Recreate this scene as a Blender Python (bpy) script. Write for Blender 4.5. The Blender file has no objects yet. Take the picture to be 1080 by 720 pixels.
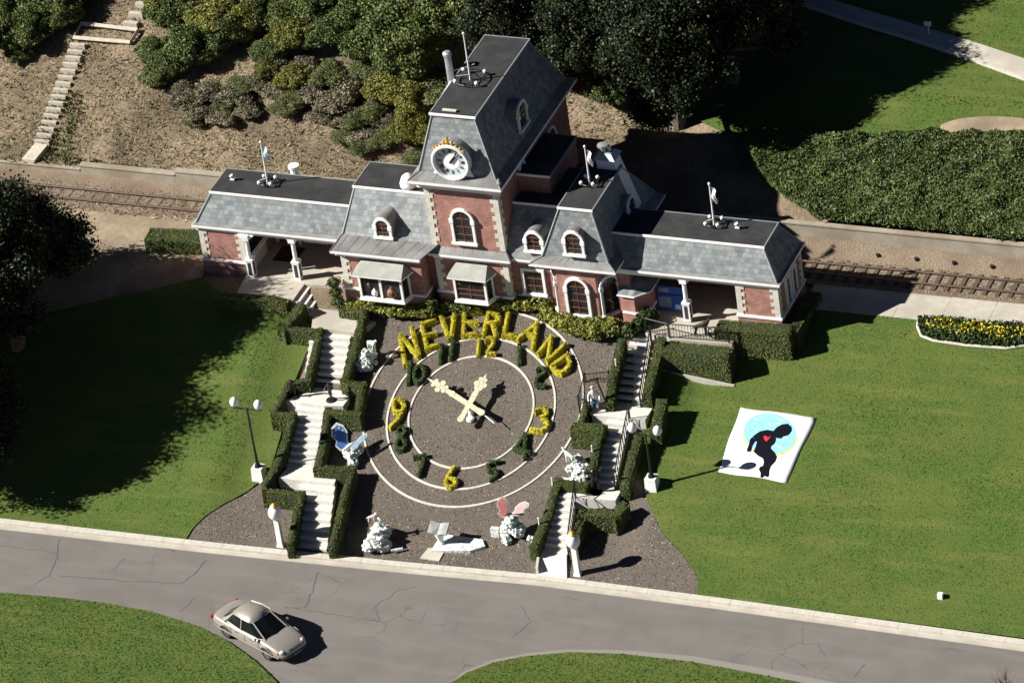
import bpy, bmesh, math, random
import numpy as np
from math import radians, sin, cos, tan, pi
from mathutils import Vector, Matrix
from mathutils.geometry import delaunay_2d_cdt
random.seed(7); rng = np.random.default_rng(11)
SC = bpy.context.scene
COL = SC.collection

# ------------------------------------------------------------------ camera, light
FPX = 5700.0
DIST = FPX / 22.5
def cam_axes(y, p, r):
    f = np.array([sin(y)*cos(p), cos(y)*cos(p), -sin(p)])
    rt = np.array([cos(y), -sin(y), 0.]); up = np.cross(rt, f)
    return np.array([rt*cos(r)+up*sin(r), -rt*sin(r)+up*cos(r), f])
RC = cam_axes(radians(-26.), radians(33.1), radians(-8.7))
CP = -DIST*RC[2]
cd = bpy.data.cameras.new('camera'); cam = bpy.data.objects.new('camera', cd); COL.objects.link(cam)
cd.sensor_width = 36; cd.lens = FPX/1080*36; cd.clip_start = 1; cd.clip_end = 5000
M = Matrix(((RC[0][0], RC[1][0], -RC[2][0], CP[0]), (RC[0][1], RC[1][1], -RC[2][1], CP[1]), (RC[0][2], RC[1][2], -RC[2][2], CP[2]), (0, 0, 0, 1)))
cam.matrix_world = M
SC.camera = cam

SUN_EL, SUN_AZ = 33.5, 24.0           # shadows fall towards +x, a little +y
w = bpy.data.worlds.new('World'); SC.world = w; w.use_nodes = True
nt = w.node_tree; bg = nt.nodes['Background']
sky = nt.nodes.new('ShaderNodeTexSky'); sky.sky_type = 'NISHITA'; sky.sun_disc = False
sky.sun_elevation = radians(SUN_EL); sky.sun_rotation = radians(180+90-SUN_AZ); sky.air_density = .3; sky.dust_density = 0; sky.altitude = 5000; sky.ozone_density = 2.5
nt.links.new(sky.outputs[0], bg.inputs[0]); bg.inputs[1].default_value = 0.05
sd = bpy.data.lights.new('sun', 'SUN'); sd.energy = 5.0; sd.angle = radians(.53); sd.color = (1, .965, .90)
sun = bpy.data.objects.new('sun', sd); COL.objects.link(sun)
d = Vector((cos(radians(SUN_AZ))*cos(radians(SUN_EL)), sin(radians(SUN_AZ))*cos(radians(SUN_EL)), -sin(radians(SUN_EL))))
sun.rotation_euler = d.to_track_quat('-Z', 'Y').to_euler()
vs = SC.view_settings; vs.view_transform = 'Standard'; vs.look = 'None'; vs.exposure = 0.98; vs.gamma = 1.0

# ------------------------------------------------------------------ terrain
def ss(a, b, x):
    t = np.clip((x-a)/(b-a), 0, 1); return t*t*(3-2*t)
def ground(x, y):
    x = np.asarray(x, float); y = np.asarray(y, float)
    mid = np.interp(y, [-10.6, -7.7, 2.1, 2.6, 3.2], [-5.5, -4.85, -.28, -.1, 0.])
    side = np.where(x < 0, np.interp(y, [-10.6, -8.6, 1.0, 3.2], [-5.5, -4.9, -.42, -.06]), np.interp(y, [-10.6, -8.6, 4.2, 5.1], [-5.5, -4.85, -.25, 0.]))
    ww = ss(-13, -11.2, x)*(1-ss(7.6, 9.2, x))
    front = mid*ww+side*(1-ww)
    L = np.interp(y, [9.9, 10.1, 30, 60, 400], [0, .5, 9.5, 15, 40])
    Rr = np.interp(y, [9.7, 9.9, 18, 60, 400], [0, 1.5, 3.9, 9, 30])
    v = ss(-3, 6, x)
    return np.where(y < 7, front, L*(1-v)+Rr*v)
def G(x, y): return float(ground(x, y))
def at(px, py, h=0.):
    """where the sight line of a photo pixel meets the terrain (raised by h)"""
    d = RC[0]*(px-540)/FPX - RC[1]*(py-360)/FPX + RC[2]
    ts = np.linspace(190, 480, 2901); p = CP+ts[:, None]*d
    g = ground(p[:, 0], p[:, 1])+h-p[:, 2]
    i = int(np.argmax(g > 0)); a = g[i-1]/(g[i-1]-g[i])
    return p[i-1]*(1-a)+p[i]*a
def atz(px, py, z):
    d = RC[0]*(px-540)/FPX - RC[1]*(py-360)/FPX + RC[2]
    return CP+(z-CP[2])/d[2]*d

# ------------------------------------------------------------------ materials
MT = {}
def mat(name, c1, c2=None, scale=8, rough=.8, bump=0., bscale=None, metal=0., detail=4, spec=.5, contrast=(.35, .65), c3=None, scale3=.3):
    m = bpy.data.materials.new(name); m.use_nodes = True; n = m.node_tree; N = n.nodes; b = N['Principled BSDF']
    b.inputs['Roughness'].default_value = rough; b.inputs['Metallic'].default_value = metal
    b.inputs['Specular IOR Level'].default_value = spec
    geo = N.new('ShaderNodeNewGeometry')
    if c2 is None: b.inputs['Base Color'].default_value = (*c1, 1)
    else:
        t = N.new('ShaderNodeTexNoise'); t.inputs['Scale'].default_value = scale; t.inputs['Detail'].default_value = detail; t.inputs['Roughness'].default_value = .65
        n.links.new(geo.outputs['Position'], t.inputs['Vector'])
        r = N.new('ShaderNodeValToRGB'); r.color_ramp.elements[0].position = contrast[0]; r.color_ramp.elements[1].position = contrast[1]
        r.color_ramp.elements[0].color = (*c1, 1); r.color_ramp.elements[1].color = (*c2, 1)
        n.links.new(t.outputs['Fac'], r.inputs[0]); out = r.outputs[0]
        if c3 is not None:
            t3 = N.new('ShaderNodeTexNoise'); t3.inputs['Scale'].default_value = scale3; t3.inputs['Detail'].default_value = 5
            n.links.new(geo.outputs['Position'], t3.inputs['Vector'])
            r3 = N.new('ShaderNodeValToRGB'); r3.color_ramp.elements[0].position = .42; r3.color_ramp.elements[1].position = .62
            n.links.new(t3.outputs['Fac'], r3.inputs[0])
            mx = N.new('ShaderNodeMix'); mx.data_type = 'RGBA'
            n.links.new(r3.outputs[0], mx.inputs[0]); n.links.new(out, mx.inputs[6]); mx.inputs[7].default_value = (*c3, 1)
            out = mx.outputs[2]
        n.links.new(out, b.inputs['Base Color'])
    if bump:
        t2 = N.new('ShaderNodeTexNoise'); t2.inputs['Scale'].default_value = bscale or scale*2; t2.inputs['Detail'].default_value = 5
        n.links.new(geo.outputs['Position'], t2.inputs['Vector'])
        bp = N.new('ShaderNodeBump'); bp.inputs['Strength'].default_value = bump; bp.inputs['Distance'].default_value = .05
        n.links.new(t2.outputs['Fac'], bp.inputs['Height']); n.links.new(bp.outputs[0], b.inputs['Normal'])
    MT[name] = m; return m
def brickmat(name, c1, c2, mortar, bw, bh, ms=.01, rough=.8, zs=1., noise=.3, bump=.3):
    m = bpy.data.materials.new(name); m.use_nodes = True; n = m.node_tree; N = n.nodes; b = N['Principled BSDF']
    b.inputs['Roughness'].default_value = rough
    g = N.new('ShaderNodeNewGeometry'); s = N.new('ShaderNodeSeparateXYZ'); n.links.new(g.outputs['Position'], s.inputs[0])
    a = N.new('ShaderNodeMath'); n.links.new(s.outputs[0], a.inputs[0]); n.links.new(s.outputs[1], a.inputs[1])
    # on faces turned along x, use y; on faces turned along y, use x
    sn = N.new('ShaderNodeSeparateXYZ'); n.links.new(g.outputs['True Normal'], sn.inputs[0])
    ab = N.new('ShaderNodeMath'); ab.operation = 'ABSOLUTE'; n.links.new(sn.outputs[0], ab.inputs[0])
    ab2 = N.new('ShaderNodeMath'); ab2.operation = 'ABSOLUTE'; n.links.new(sn.outputs[1], ab2.inputs[0])
    gt = N.new('ShaderNodeMath'); gt.operation = 'GREATER_THAN'; n.links.new(ab.outputs[0], gt.inputs[0]); n.links.new(ab2.outputs[0], gt.inputs[1])
    mx0 = N.new('ShaderNodeMix'); n.links.new(gt.outputs[0], mx0.inputs[0]); n.links.new(s.outputs[0], mx0.inputs[2]); n.links.new(s.outputs[1], mx0.inputs[3])
    zz = N.new('ShaderNodeMath'); zz.operation = 'MULTIPLY'; n.links.new(s.outputs[2], zz.inputs[0]); zz.inputs[1].default_value = zs
    cb = N.new('ShaderNodeCombineXYZ'); n.links.new(mx0.outputs[0], cb.inputs[0]); n.links.new(zz.outputs[0], cb.inputs[1])
    t = N.new('ShaderNodeTexBrick'); n.links.new(cb.outputs[0], t.inputs['Vector'])
    t.inputs['Scale'].default_value = 1; t.inputs['Brick Width'].default_value = bw; t.inputs['Row Height'].default_value = bh
    t.inputs['Mortar Size'].default_value = ms; t.inputs['Mortar Smooth'].default_value = .3
    t.inputs['Color1'].default_value = (*c1, 1); t.inputs['Color2'].default_value = (*c2, 1); t.inputs['Mortar'].default_value = (*mortar, 1)
    no = N.new('ShaderNodeTexNoise'); no.inputs['Scale'].default_value = 2.5; no.inputs['Detail'].default_value = 6; n.links.new(g.outputs['Position'], no.inputs['Vector'])
    mr = N.new('ShaderNodeMapRange'); mr.inputs[1].default_value = .3; mr.inputs[2].default_value = .7; mr.inputs[3].default_value = 1-noise; mr.inputs[4].default_value = 1+noise
    n.links.new(no.outputs['Fac'], mr.inputs[0])
    mu = N.new('ShaderNodeVectorMath'); mu.operation = 'SCALE'; n.links.new(t.outputs['Color'], mu.inputs[0]); n.links.new(mr.outputs[0], mu.inputs['Scale'])
    n.links.new(mu.outputs[0], b.inputs['Base Color'])
    bp = N.new('ShaderNodeBump'); bp.inputs['Strength'].default_value = bump; bp.inputs['Distance'].default_value = .02; bp.invert = True
    n.links.new(t.outputs['Fac'], bp.inputs['Height']); n.links.new(bp.outputs[0], b.inputs['Normal'])
    MT[name] = m; return m
def leafmat(name, cols, rough=.55, patch=.5):
    m = bpy.data.materials.new(name); m.use_nodes = True; n = m.node_tree; N = n.nodes; b = N['Principled BSDF']
    b.inputs['Roughness'].default_value = rough; b.inputs['Specular IOR Level'].default_value = .3
    g = N.new('ShaderNodeNewGeometry')
    r = N.new('ShaderNodeValToRGB'); e = r.color_ramp.elements
    while len(e) < len(cols): e.new(.5)
    for i, c in enumerate(cols): e[i].position = i/(len(cols)-1); e[i].color = (*c, 1)
    no = N.new('ShaderNodeTexNoise'); no.inputs['Scale'].default_value = patch; no.inputs['Detail'].default_value = 3; n.links.new(g.outputs['Position'], no.inputs['Vector'])
    mr = N.new('ShaderNodeMapRange'); mr.inputs[1].default_value = .3; mr.inputs[2].default_value = .7; mr.inputs[3].default_value = -.3; mr.inputs[4].default_value = .3
    n.links.new(no.outputs['Fac'], mr.inputs[0])
    ad = N.new('ShaderNodeMath'); ad.use_clamp = True; n.links.new(g.outputs['Random Per Island'], ad.inputs[0]); n.links.new(mr.outputs[0], ad.inputs[1])
    n.links.new(ad.outputs[0], r.inputs[0]); n.links.new(r.outputs[0], b.inputs['Base Color'])
    MT[name] = m; return m

mat('white', (.84, .84, .82), (.68, .68, .66), 2.5, .5, detail=8, contrast=(.45, .8))
mat('cream', (.66, .63, .55), (.52, .49, .42), 4, .7, .2)
mat('stone_white', (.66, .69, .65), (.28, .34, .32), 6, .8, .6, 10, contrast=(.48, .66))
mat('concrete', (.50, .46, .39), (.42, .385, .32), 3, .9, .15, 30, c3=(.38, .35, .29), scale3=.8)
mat('stair_concrete', (.66, .64, .59), (.52, .50, .46), 6, .9, .1, 30, detail=8)
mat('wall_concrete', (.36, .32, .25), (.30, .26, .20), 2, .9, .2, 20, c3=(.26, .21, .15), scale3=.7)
def streaks(name, c, amount=.45):
    # mowing direction: broad soft bands of drier grass running along the slope
    m = MT[name]; n = m.node_tree; N = n.nodes; b = N['Principled BSDF']; src = b.inputs['Base Color'].links[0].from_socket
    g = N.new('ShaderNodeNewGeometry'); mp = N.new('ShaderNodeMapping'); mp.inputs['Scale'].default_value = (.22, 1.5, 1.5); mp.inputs['Rotation'].default_value = (0, 0, .12); n.links.new(g.outputs['Position'], mp.inputs[0])
    t = N.new('ShaderNodeTexNoise'); t.inputs['Scale'].default_value = 1.1; t.inputs['Detail'].default_value = 6; n.links.new(mp.outputs[0], t.inputs['Vector'])
    r = N.new('ShaderNodeValToRGB'); r.color_ramp.elements[0].position = .5; r.color_ramp.elements[1].position = .68; r.color_ramp.elements[1].color = (amount,)*3+(1,); n.links.new(t.outputs['Fac'], r.inputs[0])
    mx = N.new('ShaderNodeMix'); mx.data_type = 'RGBA'; n.links.new(r.outputs[0], mx.inputs[0]); n.links.new(src, mx.inputs[6]); mx.inputs[7].default_value = (*c, 1); n.links.new(mx.outputs[2], b.inputs['Base Color'])
def crackle(name):
    m = MT[name]; n = m.node_tree; N = n.nodes; b = N['Principled BSDF']; src = b.inputs['Base Color'].links[0].from_socket
    g = N.new('ShaderNodeNewGeometry'); d_ = N.new('ShaderNodeTexNoise'); d_.inputs['Scale'].default_value = 1.2; d_.inputs['Detail'].default_value = 4; n.links.new(g.outputs['Position'], d_.inputs['Vector'])
    ad = N.new('ShaderNodeVectorMath'); ad.operation = 'MULTIPLY_ADD'; n.links.new(d_.outputs['Color'], ad.inputs[0]); ad.inputs[1].default_value = (.9, .9, 0); n.links.new(g.outputs['Position'], ad.inputs[2])
    v = N.new('ShaderNodeTexVoronoi'); v.feature = 'DISTANCE_TO_EDGE'; v.inputs['Scale'].default_value = .55; n.links.new(ad.outputs[0], v.inputs['Vector'])
    r = N.new('ShaderNodeValToRGB'); r.color_ramp.elements[0].position = .0; r.color_ramp.elements[0].color = (1, 1, 1, 1); r.color_ramp.elements[1].position = .016; r.color_ramp.elements[1].color = (0, 0, 0, 1); n.links.new(v.outputs['Distance'], r.inputs[0])
    m2 = N.new('ShaderNodeTexNoise'); m2.inputs['Scale'].default_value = .18; n.links.new(g.outputs['Position'], m2.inputs['Vector'])
    r2 = N.new('ShaderNodeValToRGB'); r2.color_ramp.elements[0].position = .5; r2.color_ramp.elements[1].position = .62; n.links.new(m2.outputs['Fac'], r2.inputs[0])
    mu = N.new('ShaderNodeMath'); mu.operation = 'MULTIPLY'; n.links.new(r.outputs[0], mu.inputs[0]); n.links.new(r2.outputs[0], mu.inputs[1])
    mx = N.new('ShaderNodeMix'); mx.data_type = 'RGBA'; n.links.new(mu.outputs[0], mx.inputs[0]); n.links.new(src, mx.inputs[6]); mx.inputs[7].default_value = (.085, .078, .072, 1); n.links.new(mx.outputs[2], b.inputs['Base Color'])
mat('kerb', (.56, .53, .46), (.46, .43, .37), 4, .9, .2, 20)
mat('asphalt', (.145, .131, .120), (.190, .173, .160), 55, .92, .4, 70, c3=(.148, .136, .125), scale3=.6)
mat('shoulder', (.20, .185, .165), (.25, .23, .205), 30, .92, .3, 50)
mat('crack', (.05, .045, .04), (.08, .075, .07), 9, .95)
mat('mulch', (.092, .076, .062), (.155, .132, .110), 22, .95, .9, 25, c3=(.105, .088, .073), scale3=.5)
mat('dirt', (.26, .2, .13), (.34, .27, .18), 3, .95, .4, 14, c3=(.19, .145, .10), scale3=.45)
mat('hill_dirt', (.16, .122, .076), (.29, .222, .145), 5, .95, .9, 9, c3=(.125, .095, .058), scale3=.35)
mat('ballast', (.15, .115, .08), (.30, .235, .165), 16, .95, 1., 18, c3=(.17, .12, .08), scale3=.5)
mat('lawn', (.022, .056, .004), (.094, .150, .012), 9, .9, .9, 24, detail=10, c3=(.078, .112, .012), scale3=.45, contrast=(.3, .7))
mat('felt', (.013, .013, .015), (.024, .024, .026), 9, .9, .3, 30, c3=(.034, .033, .032), scale3=1.1)
mat('metal_roof', (.155, .155, .155), (.235, .232, .225), 1.6, .6, .1, 10, c3=(.135, .13, .125), scale3=.9)
mat('tan_roof', (.26, .27, .25), (.36, .36, .32), 2, .6)
mat('dial', (.50, .56, .58), (.42, .48, .52), 4, .5)
mat('grey_trim', (.2, .22, .23), (.26, .28, .29), 3, .6)
mat('iron', (.012, .012, .013), rough=.45)
mat('rail_steel', (.10, .07, .055), (.17, .12, .09), 6, .5, metal=.4)
mat('wood_tie', (.06, .042, .03), (.12, .085, .06), 8, .9)
mat('plank', (.50, .46, .38), (.38, .34, .27), 5, .85)
mat('gold', (.62, .38, .06), (.75, .5, .1), 9, .35, metal=.6)
mat('bronze', (.025, .022, .02), (.06, .05, .04), 9, .4, metal=.5)
mat('galv', (.35, .37, .38), (.5, .52, .53), 6, .45, metal=.5)
mat('glass', (.008, .009, .011), (.03, .028, .026), 2.5, .12, spec=.6)
mat('muntin', (.15, .055, .04), rough=.6)
mat('door_wood', (.20, .075, .03), (.13, .05, .02), 6, .5)
mat('mat_red', (.07, .02, .02), (.04, .015, .015), 10, .95)
mat('hand_cream', (.62, .60, .42), (.42, .41, .27), 12, .9, .9, 14)
mat('book_grey', (.34, .35, .33), (.24, .25, .24), 5, .7)  # grey has the shading of the upturned pages put into the colour
mat('blue', (.02, .07, .32), (.03, .11, .42), 4, .4)
mat('blue_wing', (.05, .13, .36), (.09, .22, .5), 7, .5)
mat('pale_blue', (.40, .60, .75), (.5, .7, .82), 5, .5)
mat('pink', (.62, .18, .16), (.75, .3, .26), 7, .5)
mat('pale_pink', (.78, .5, .47), (.8, .62, .6), 7, .5)
mat('black_paint', (.004, .004, .008), (.008, .008, .014), 12, 1., spec=.1)
mat('sky_paint', (.20, .52, .72), (.26, .6, .78), 5, .7)
mat('red_paint', (.65, .02, .02), rough=.6)
mat('orange_paint', (.85, .42, .08), (.8, .55, .2), 4, .7)
mat('banner_white', (.8, .8, .8), (.74, .74, .75), 2, .7)
mat('bark', (.10, .075, .05), (.2, .16, .12), 7, .9, .8, 12)
mat('car_paint', (.48, .44, .38), rough=.3, metal=.5)
mat('car_lower', (.12, .10, .07), rough=.5)
mat('tyre', (.015, .015, .015), rough=.8)
mat('rim', (.5, .5, .5), rough=.3, metal=.8)
mat('car_glass', (.006, .008, .008), rough=.08, spec=.7)
mat('lens', (.6, .6, .58), rough=.1)
mat('amber', (.6, .2, .03), rough=.3); mat('red_lens', (.35, .01, .01), rough=.3)
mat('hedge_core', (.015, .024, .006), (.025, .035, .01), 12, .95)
mat('core_yellow', (.26, .23, .012), (.45, .38, .02), 12, .95)
mat('dark_panel', (.03, .035, .045), rough=.5)
mat('poster_tan', (.42, .36, .26), (.2, .25, .4), 3, .5)
crackle('asphalt'); streaks('asphalt', (.22, .20, .18), .3); streaks('lawn', (.13, .145, .025), .5)
brickmat('brick', (.37, .155, .120), (.28, .105, .082), (.35, .25, .21), .22, .075, .009, noise=.25)
brickmat('slate', (.135, .155, .165), (.235, .25, .245), (.10, .11, .12), .25, .2, .008, rough=.65, noise=.28)
leafmat('lf_hedge', [(.045, .062, .010), (.075, .098, .018), (.125, .135, .034)])
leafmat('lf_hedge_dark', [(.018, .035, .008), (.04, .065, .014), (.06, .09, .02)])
leafmat('lf_yellow', [(.22, .22, .02), (.52, .43, .02), (.64, .53, .04), (.36, .36, .03)], patch=2)
leafmat('lf_green', [(.03, .065, .015), (.055, .10, .02), (.08, .12, .03)])
leafmat('lf_lime', [(.10, .13, .02), (.22, .23, .04), (.33, .32, .06)])
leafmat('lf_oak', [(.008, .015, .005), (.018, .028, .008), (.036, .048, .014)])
leafmat('lf_shrub', [(.040, .068, .014), (.085, .118, .028), (.155, .17, .05)], patch=.35)
leafmat('lf_olive', [(.07, .085, .015), (.13, .14, .022), (.22, .2, .035)], patch=.35)
leafmat('lf_dry', [(.055, .058, .032), (.14, .125, .075), (.27, .225, .15)], patch=.6)
leafmat('lf_ivy', [(.045, .075, .020), (.095, .13, .035), (.16, .19, .06)], patch=.4)
leafmat('lf_grass', [(.036, .086, .005), (.062, .122, .008), (.115, .150, .018)], patch=.45)
streaks('lf_grass', (.13, .150, .025), .5)
leafmat('lf_weed', [(.05, .08, .015), (.09, .12, .028), (.18, .16, .09)], patch=.5)
leafmat('lf_straw', [(.12, .09, .05), (.26, .20, .12), (.40, .32, .20)], patch=.5)
leafmat('lf_redplant', [(.15, .03, .02), (.25, .06, .03)])

# ------------------------------------------------------------------ object helpers
def root_loc(o):
    while o is not None and o.parent is not None: o = o.parent
    return Vector(o.location) if o is not None else Vector((0, 0, 0))
def tag(o, label=None, cat=None, group=None, kind=None):
    if label: o['label'] = label
    if cat: o['category'] = cat
    if group: o['group'] = group
    if kind: o['kind'] = kind
    return o
def thing(name, loc, label, cat, group=None):
    o = bpy.data.objects.new(name, None); COL.objects.link(o); o.location = loc; o.empty_display_size = .3
    return tag(o, label, cat, group)
class MB:
    def __init__(s): s.v = []; s.f = []; s.sm = False
    def add(s, v, f):
        b = len(s.v); s.v += [tuple(p) for p in v]; s.f += [tuple(i+b for i in q) for q in f]; return s
    def box(s, x0, x1, y0, y1, z0, z1):
        return s.add([(x0, y0, z0), (x1, y0, z0), (x1, y1, z0), (x0, y1, z0), (x0, y0, z1), (x1, y0, z1), (x1, y1, z1), (x0, y1, z1)],
                     [(0, 3, 2, 1), (4, 5, 6, 7), (0, 1, 5, 4), (1, 2, 6, 5), (2, 3, 7, 6), (3, 0, 4, 7)])
    def obox(s, o, u, n, v, a0, a1, b0, b1, c0, c1):
        """box in a frame: o origin, u along, n outwards, v up"""
        o, u, n, v = map(np.array, (o, u, n, v)); P = []
        for c in (c0, c1):
            for a, b in ((a0, b0), (a1, b0), (a1, b1), (a0, b1)): P.append(o+u*a+n*b+v*c)
        return s.add(P, [(0, 3, 2, 1), (4, 5, 6, 7), (0, 1, 5, 4), (1, 2, 6, 5), (2, 3, 7, 6), (3, 0, 4, 7)])
    def prism(s, poly, z0, z1):
        """z0/z1 numbers or lists"""
        n = len(poly); Z0 = z0 if hasattr(z0, '__len__') else [z0]*n; Z1 = z1 if hasattr(z1, '__len__') else [z1]*n
        v = [(p[0], p[1], Z0[i]) for i, p in enumerate(poly)]+[(p[0], p[1], Z1[i]) for i, p in enumerate(poly)]
        f = [tuple(range(n-1, -1, -1)), tuple(range(n, 2*n))]+[(i, (i+1) % n, n+(i+1) % n, n+i) for i in range(n)]
        return s.add(v, f)
    def extr(s, pts, d):
        """planar 3-D polygon extruded by vector d"""
        n = len(pts); d = np.array(d); v = [np.array(p) for p in pts]; v += [p+d for p in v]
        return s.add(v, [tuple(range(n-1, -1, -1)), tuple(range(n, 2*n))]+[(i, (i+1) % n, n+(i+1) % n, n+i) for i in range(n)])
    def tube(s, pts, r, k=8, cap=True):
        pts = [Vector(p) for p in pts]; n = len(pts); R_ = r if hasattr(r, '__len__') else [r]*n; b = len(s.v); up = None
        for i, p in enumerate(pts):
            t = (pts[min(i+1, n-1)]-pts[max(i-1, 0)]).normalized()
            if up is None:
                a = Vector((0, 0, 1)) if abs(t.z) < .9 else Vector((1, 0, 0)); u = t.cross(a).normalized()
            else: u = (up-t*up.dot(t)).normalized()
            up = u; w_ = t.cross(u)
            for j in range(k):
                a = 2*pi*j/k; q = p+u*cos(a)*R_[i]+w_*sin(a)*R_[i]; s.v.append(tuple(q))
        for i in range(n-1):
            for j in range(k): s.f.append((b+i*k+j, b+i*k+(j+1) % k, b+(i+1)*k+(j+1) % k, b+(i+1)*k+j))
        if cap: s.f.append(tuple(b+j for j in range(k-1, -1, -1))); s.f.append(tuple(b+(n-1)*k+j for j in range(k)))
        return s
    def lathe(s, c, prof, k=16):
        b = len(s.v); n = len(prof)
        for r, z in prof:
            for j in range(k): s.v.append((c[0]+r*cos(2*pi*j/k), c[1]+r*sin(2*pi*j/k), c[2]+z))
        for i in range(n-1):
            for j in range(k): s.f.append((b+i*k+j, b+i*k+(j+1) % k, b+(i+1)*k+(j+1) % k, b+(i+1)*k+j))
        s.f.append(tuple(b+j for j in range(k-1, -1, -1))); s.f.append(tuple(b+(n-1)*k+j for j in range(k)))
        return s
    def ball(s, c, r, k=12, sq=1.):
        return s.lathe(c, [(max(.002, r*sin(pi*i/8)), -r*sq*cos(pi*i/8)) for i in range(9)], k)
    def frustum(s, A, B, z0, z1, cap=False):
        """A, B = (x0,x1,y0,y1)"""
        v = [(A[0], A[2], z0), (A[1], A[2], z0), (A[1], A[3], z0), (A[0], A[3], z0), (B[0], B[2], z1), (B[1], B[2], z1), (B[1], B[3], z1), (B[0], B[3], z1)]
        f = [(0, 1, 5, 4), (1, 2, 6, 5), (2, 3, 7, 6), (3, 0, 4, 7)]
        if cap: f += [(4, 5, 6, 7), (0, 3, 2, 1)]
        return s.add(v, f)
    def build(s, name, m, parent=None, smooth=False, label=None):
        me = bpy.data.meshes.new(name); L = root_loc(parent) if parent is not None else Vector((0, 0, 0))
        me.from_pydata([(p[0]-L.x, p[1]-L.y, p[2]-L.z) for p in s.v], [], s.f); me.update()
        bm = bmesh.new(); bm.from_mesh(me); bmesh.ops.recalc_face_normals(bm, faces=bm.faces); bm.to_mesh(me); bm.free()
        me.materials.append(MT[m] if isinstance(m, str) else m)
        if smooth: me.polygons.foreach_set('use_smooth', [True]*len(me.polygons))
        o = bpy.data.objects.new(name, me); COL.objects.link(o)
        if parent is not None: o.parent = parent
        if label: o['label'] = label
        return o
def npmesh(name, V, F, m, parent=None, mats=None, midx=None):
    """V Nx3, F Mxk (same k), fast build"""
    V = np.asarray(V, np.float32); F = np.asarray(F, np.int32)
    if parent is not None: V = V-np.array(root_loc(parent), np.float32)
    me = bpy.data.meshes.new(name); me.vertices.add(len(V)); me.vertices.foreach_set('co', V.ravel())
    k = F.shape[1]; me.loops.add(F.size); me.loops.foreach_set('vertex_index', F.ravel())
    me.polygons.add(len(F)); me.polygons.foreach_set('loop_start', np.arange(0, F.size, k, dtype=np.int32))
    try: me.polygons.foreach_set('loop_total', np.full(len(F), k, np.int32))
    except Exception: pass
    for q in (mats or [m]): me.materials.append(MT[q])
    if midx is not None: me.polygons.foreach_set('material_index', np.asarray(midx, np.int32))
    me.update(calc_edges=True); me.validate()
    o = bpy.data.objects.new(name, me); COL.objects.link(o)
    if parent is not None: o.parent = parent
    return o
def cards(P, size, nrm=None, spread=1., aspect=1.6, r=None):
    """leaf-sized triangles at points P; returns V, F"""
    r = r or rng; n = len(P)
    d = r.normal(size=(n, 3))
    if nrm is not None: d = d*spread+np.asarray(nrm)*1.
    d /= np.linalg.norm(d, axis=1)[:, None]+1e-9
    a = np.cross(d, r.normal(size=(n, 3))); a /= np.linalg.norm(a, axis=1)[:, None]+1e-9; b = np.cross(d, a)
    sz = (size*(.6+.8*r.random(n)))[:, None]
    V = np.stack([P-a*sz*.5, P+a*sz*.5, P+b*sz*aspect*.5, P-b*sz*aspect*.35], 1)[:, [0, 3, 1, 2]].reshape(-1, 3)
    F = np.arange(4*n).reshape(-1, 4)
    return V, F
def joined(parts):
    """list of (V,F4) -> one"""
    V = []; F = []; b = 0
    for v, f in parts: V.append(v); F.append(f+b); b += len(v)
    return np.concatenate(V), np.concatenate(F)

# ------------------------------------------------------------------ the ground
def axis(a0, a1, step, far):
    c = list(np.arange(a0, a1+1e-6, step)); lo = []; hi = []; s_ = step; p = a0
    while p > -far: s_ *= 1.5; p -= s_; lo.append(p)
    s_ = step; p = a1
    while p < far: s_ *= 1.5; p += s_; hi.append(p)
    return np.array(lo[::-1]+c+hi)
def build_ground():
    X = axis(-45, 40, .35, 1500); Yv = np.sort(np.concatenate([axis(-30, 40, .35, 1500), [-10.6, 9.7, 9.9, 9.91, 10.1]]))
    gx, gy = np.meshgrid(X, Yv); z = ground(gx, gy)-.09
    hill = gy > 10.2
    nz = np.sin(gx*1.3+gy*.7)*np.sin(gy*1.7-gx*.4)*.07+np.sin(gx*3.1+1)*np.sin(gy*2.9)*.04
    z = z+np.where(hill, nz, 0)
    nx, ny = len(X), len(Yv); V = np.stack([gx, gy, z], -1).reshape(-1, 3)
    i = np.arange(nx-1)[None, :]+np.arange(ny-1)[:, None]*nx
    F = np.stack([i, i+1, i+1+nx, i+nx], -1).reshape(-1, 4)
    o = npmesh('ground', V, F, 'hill_dirt'); o.data.polygons.foreach_set('use_smooth', [True]*len(F)); return tag(o, kind='structure')
build_ground()

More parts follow.
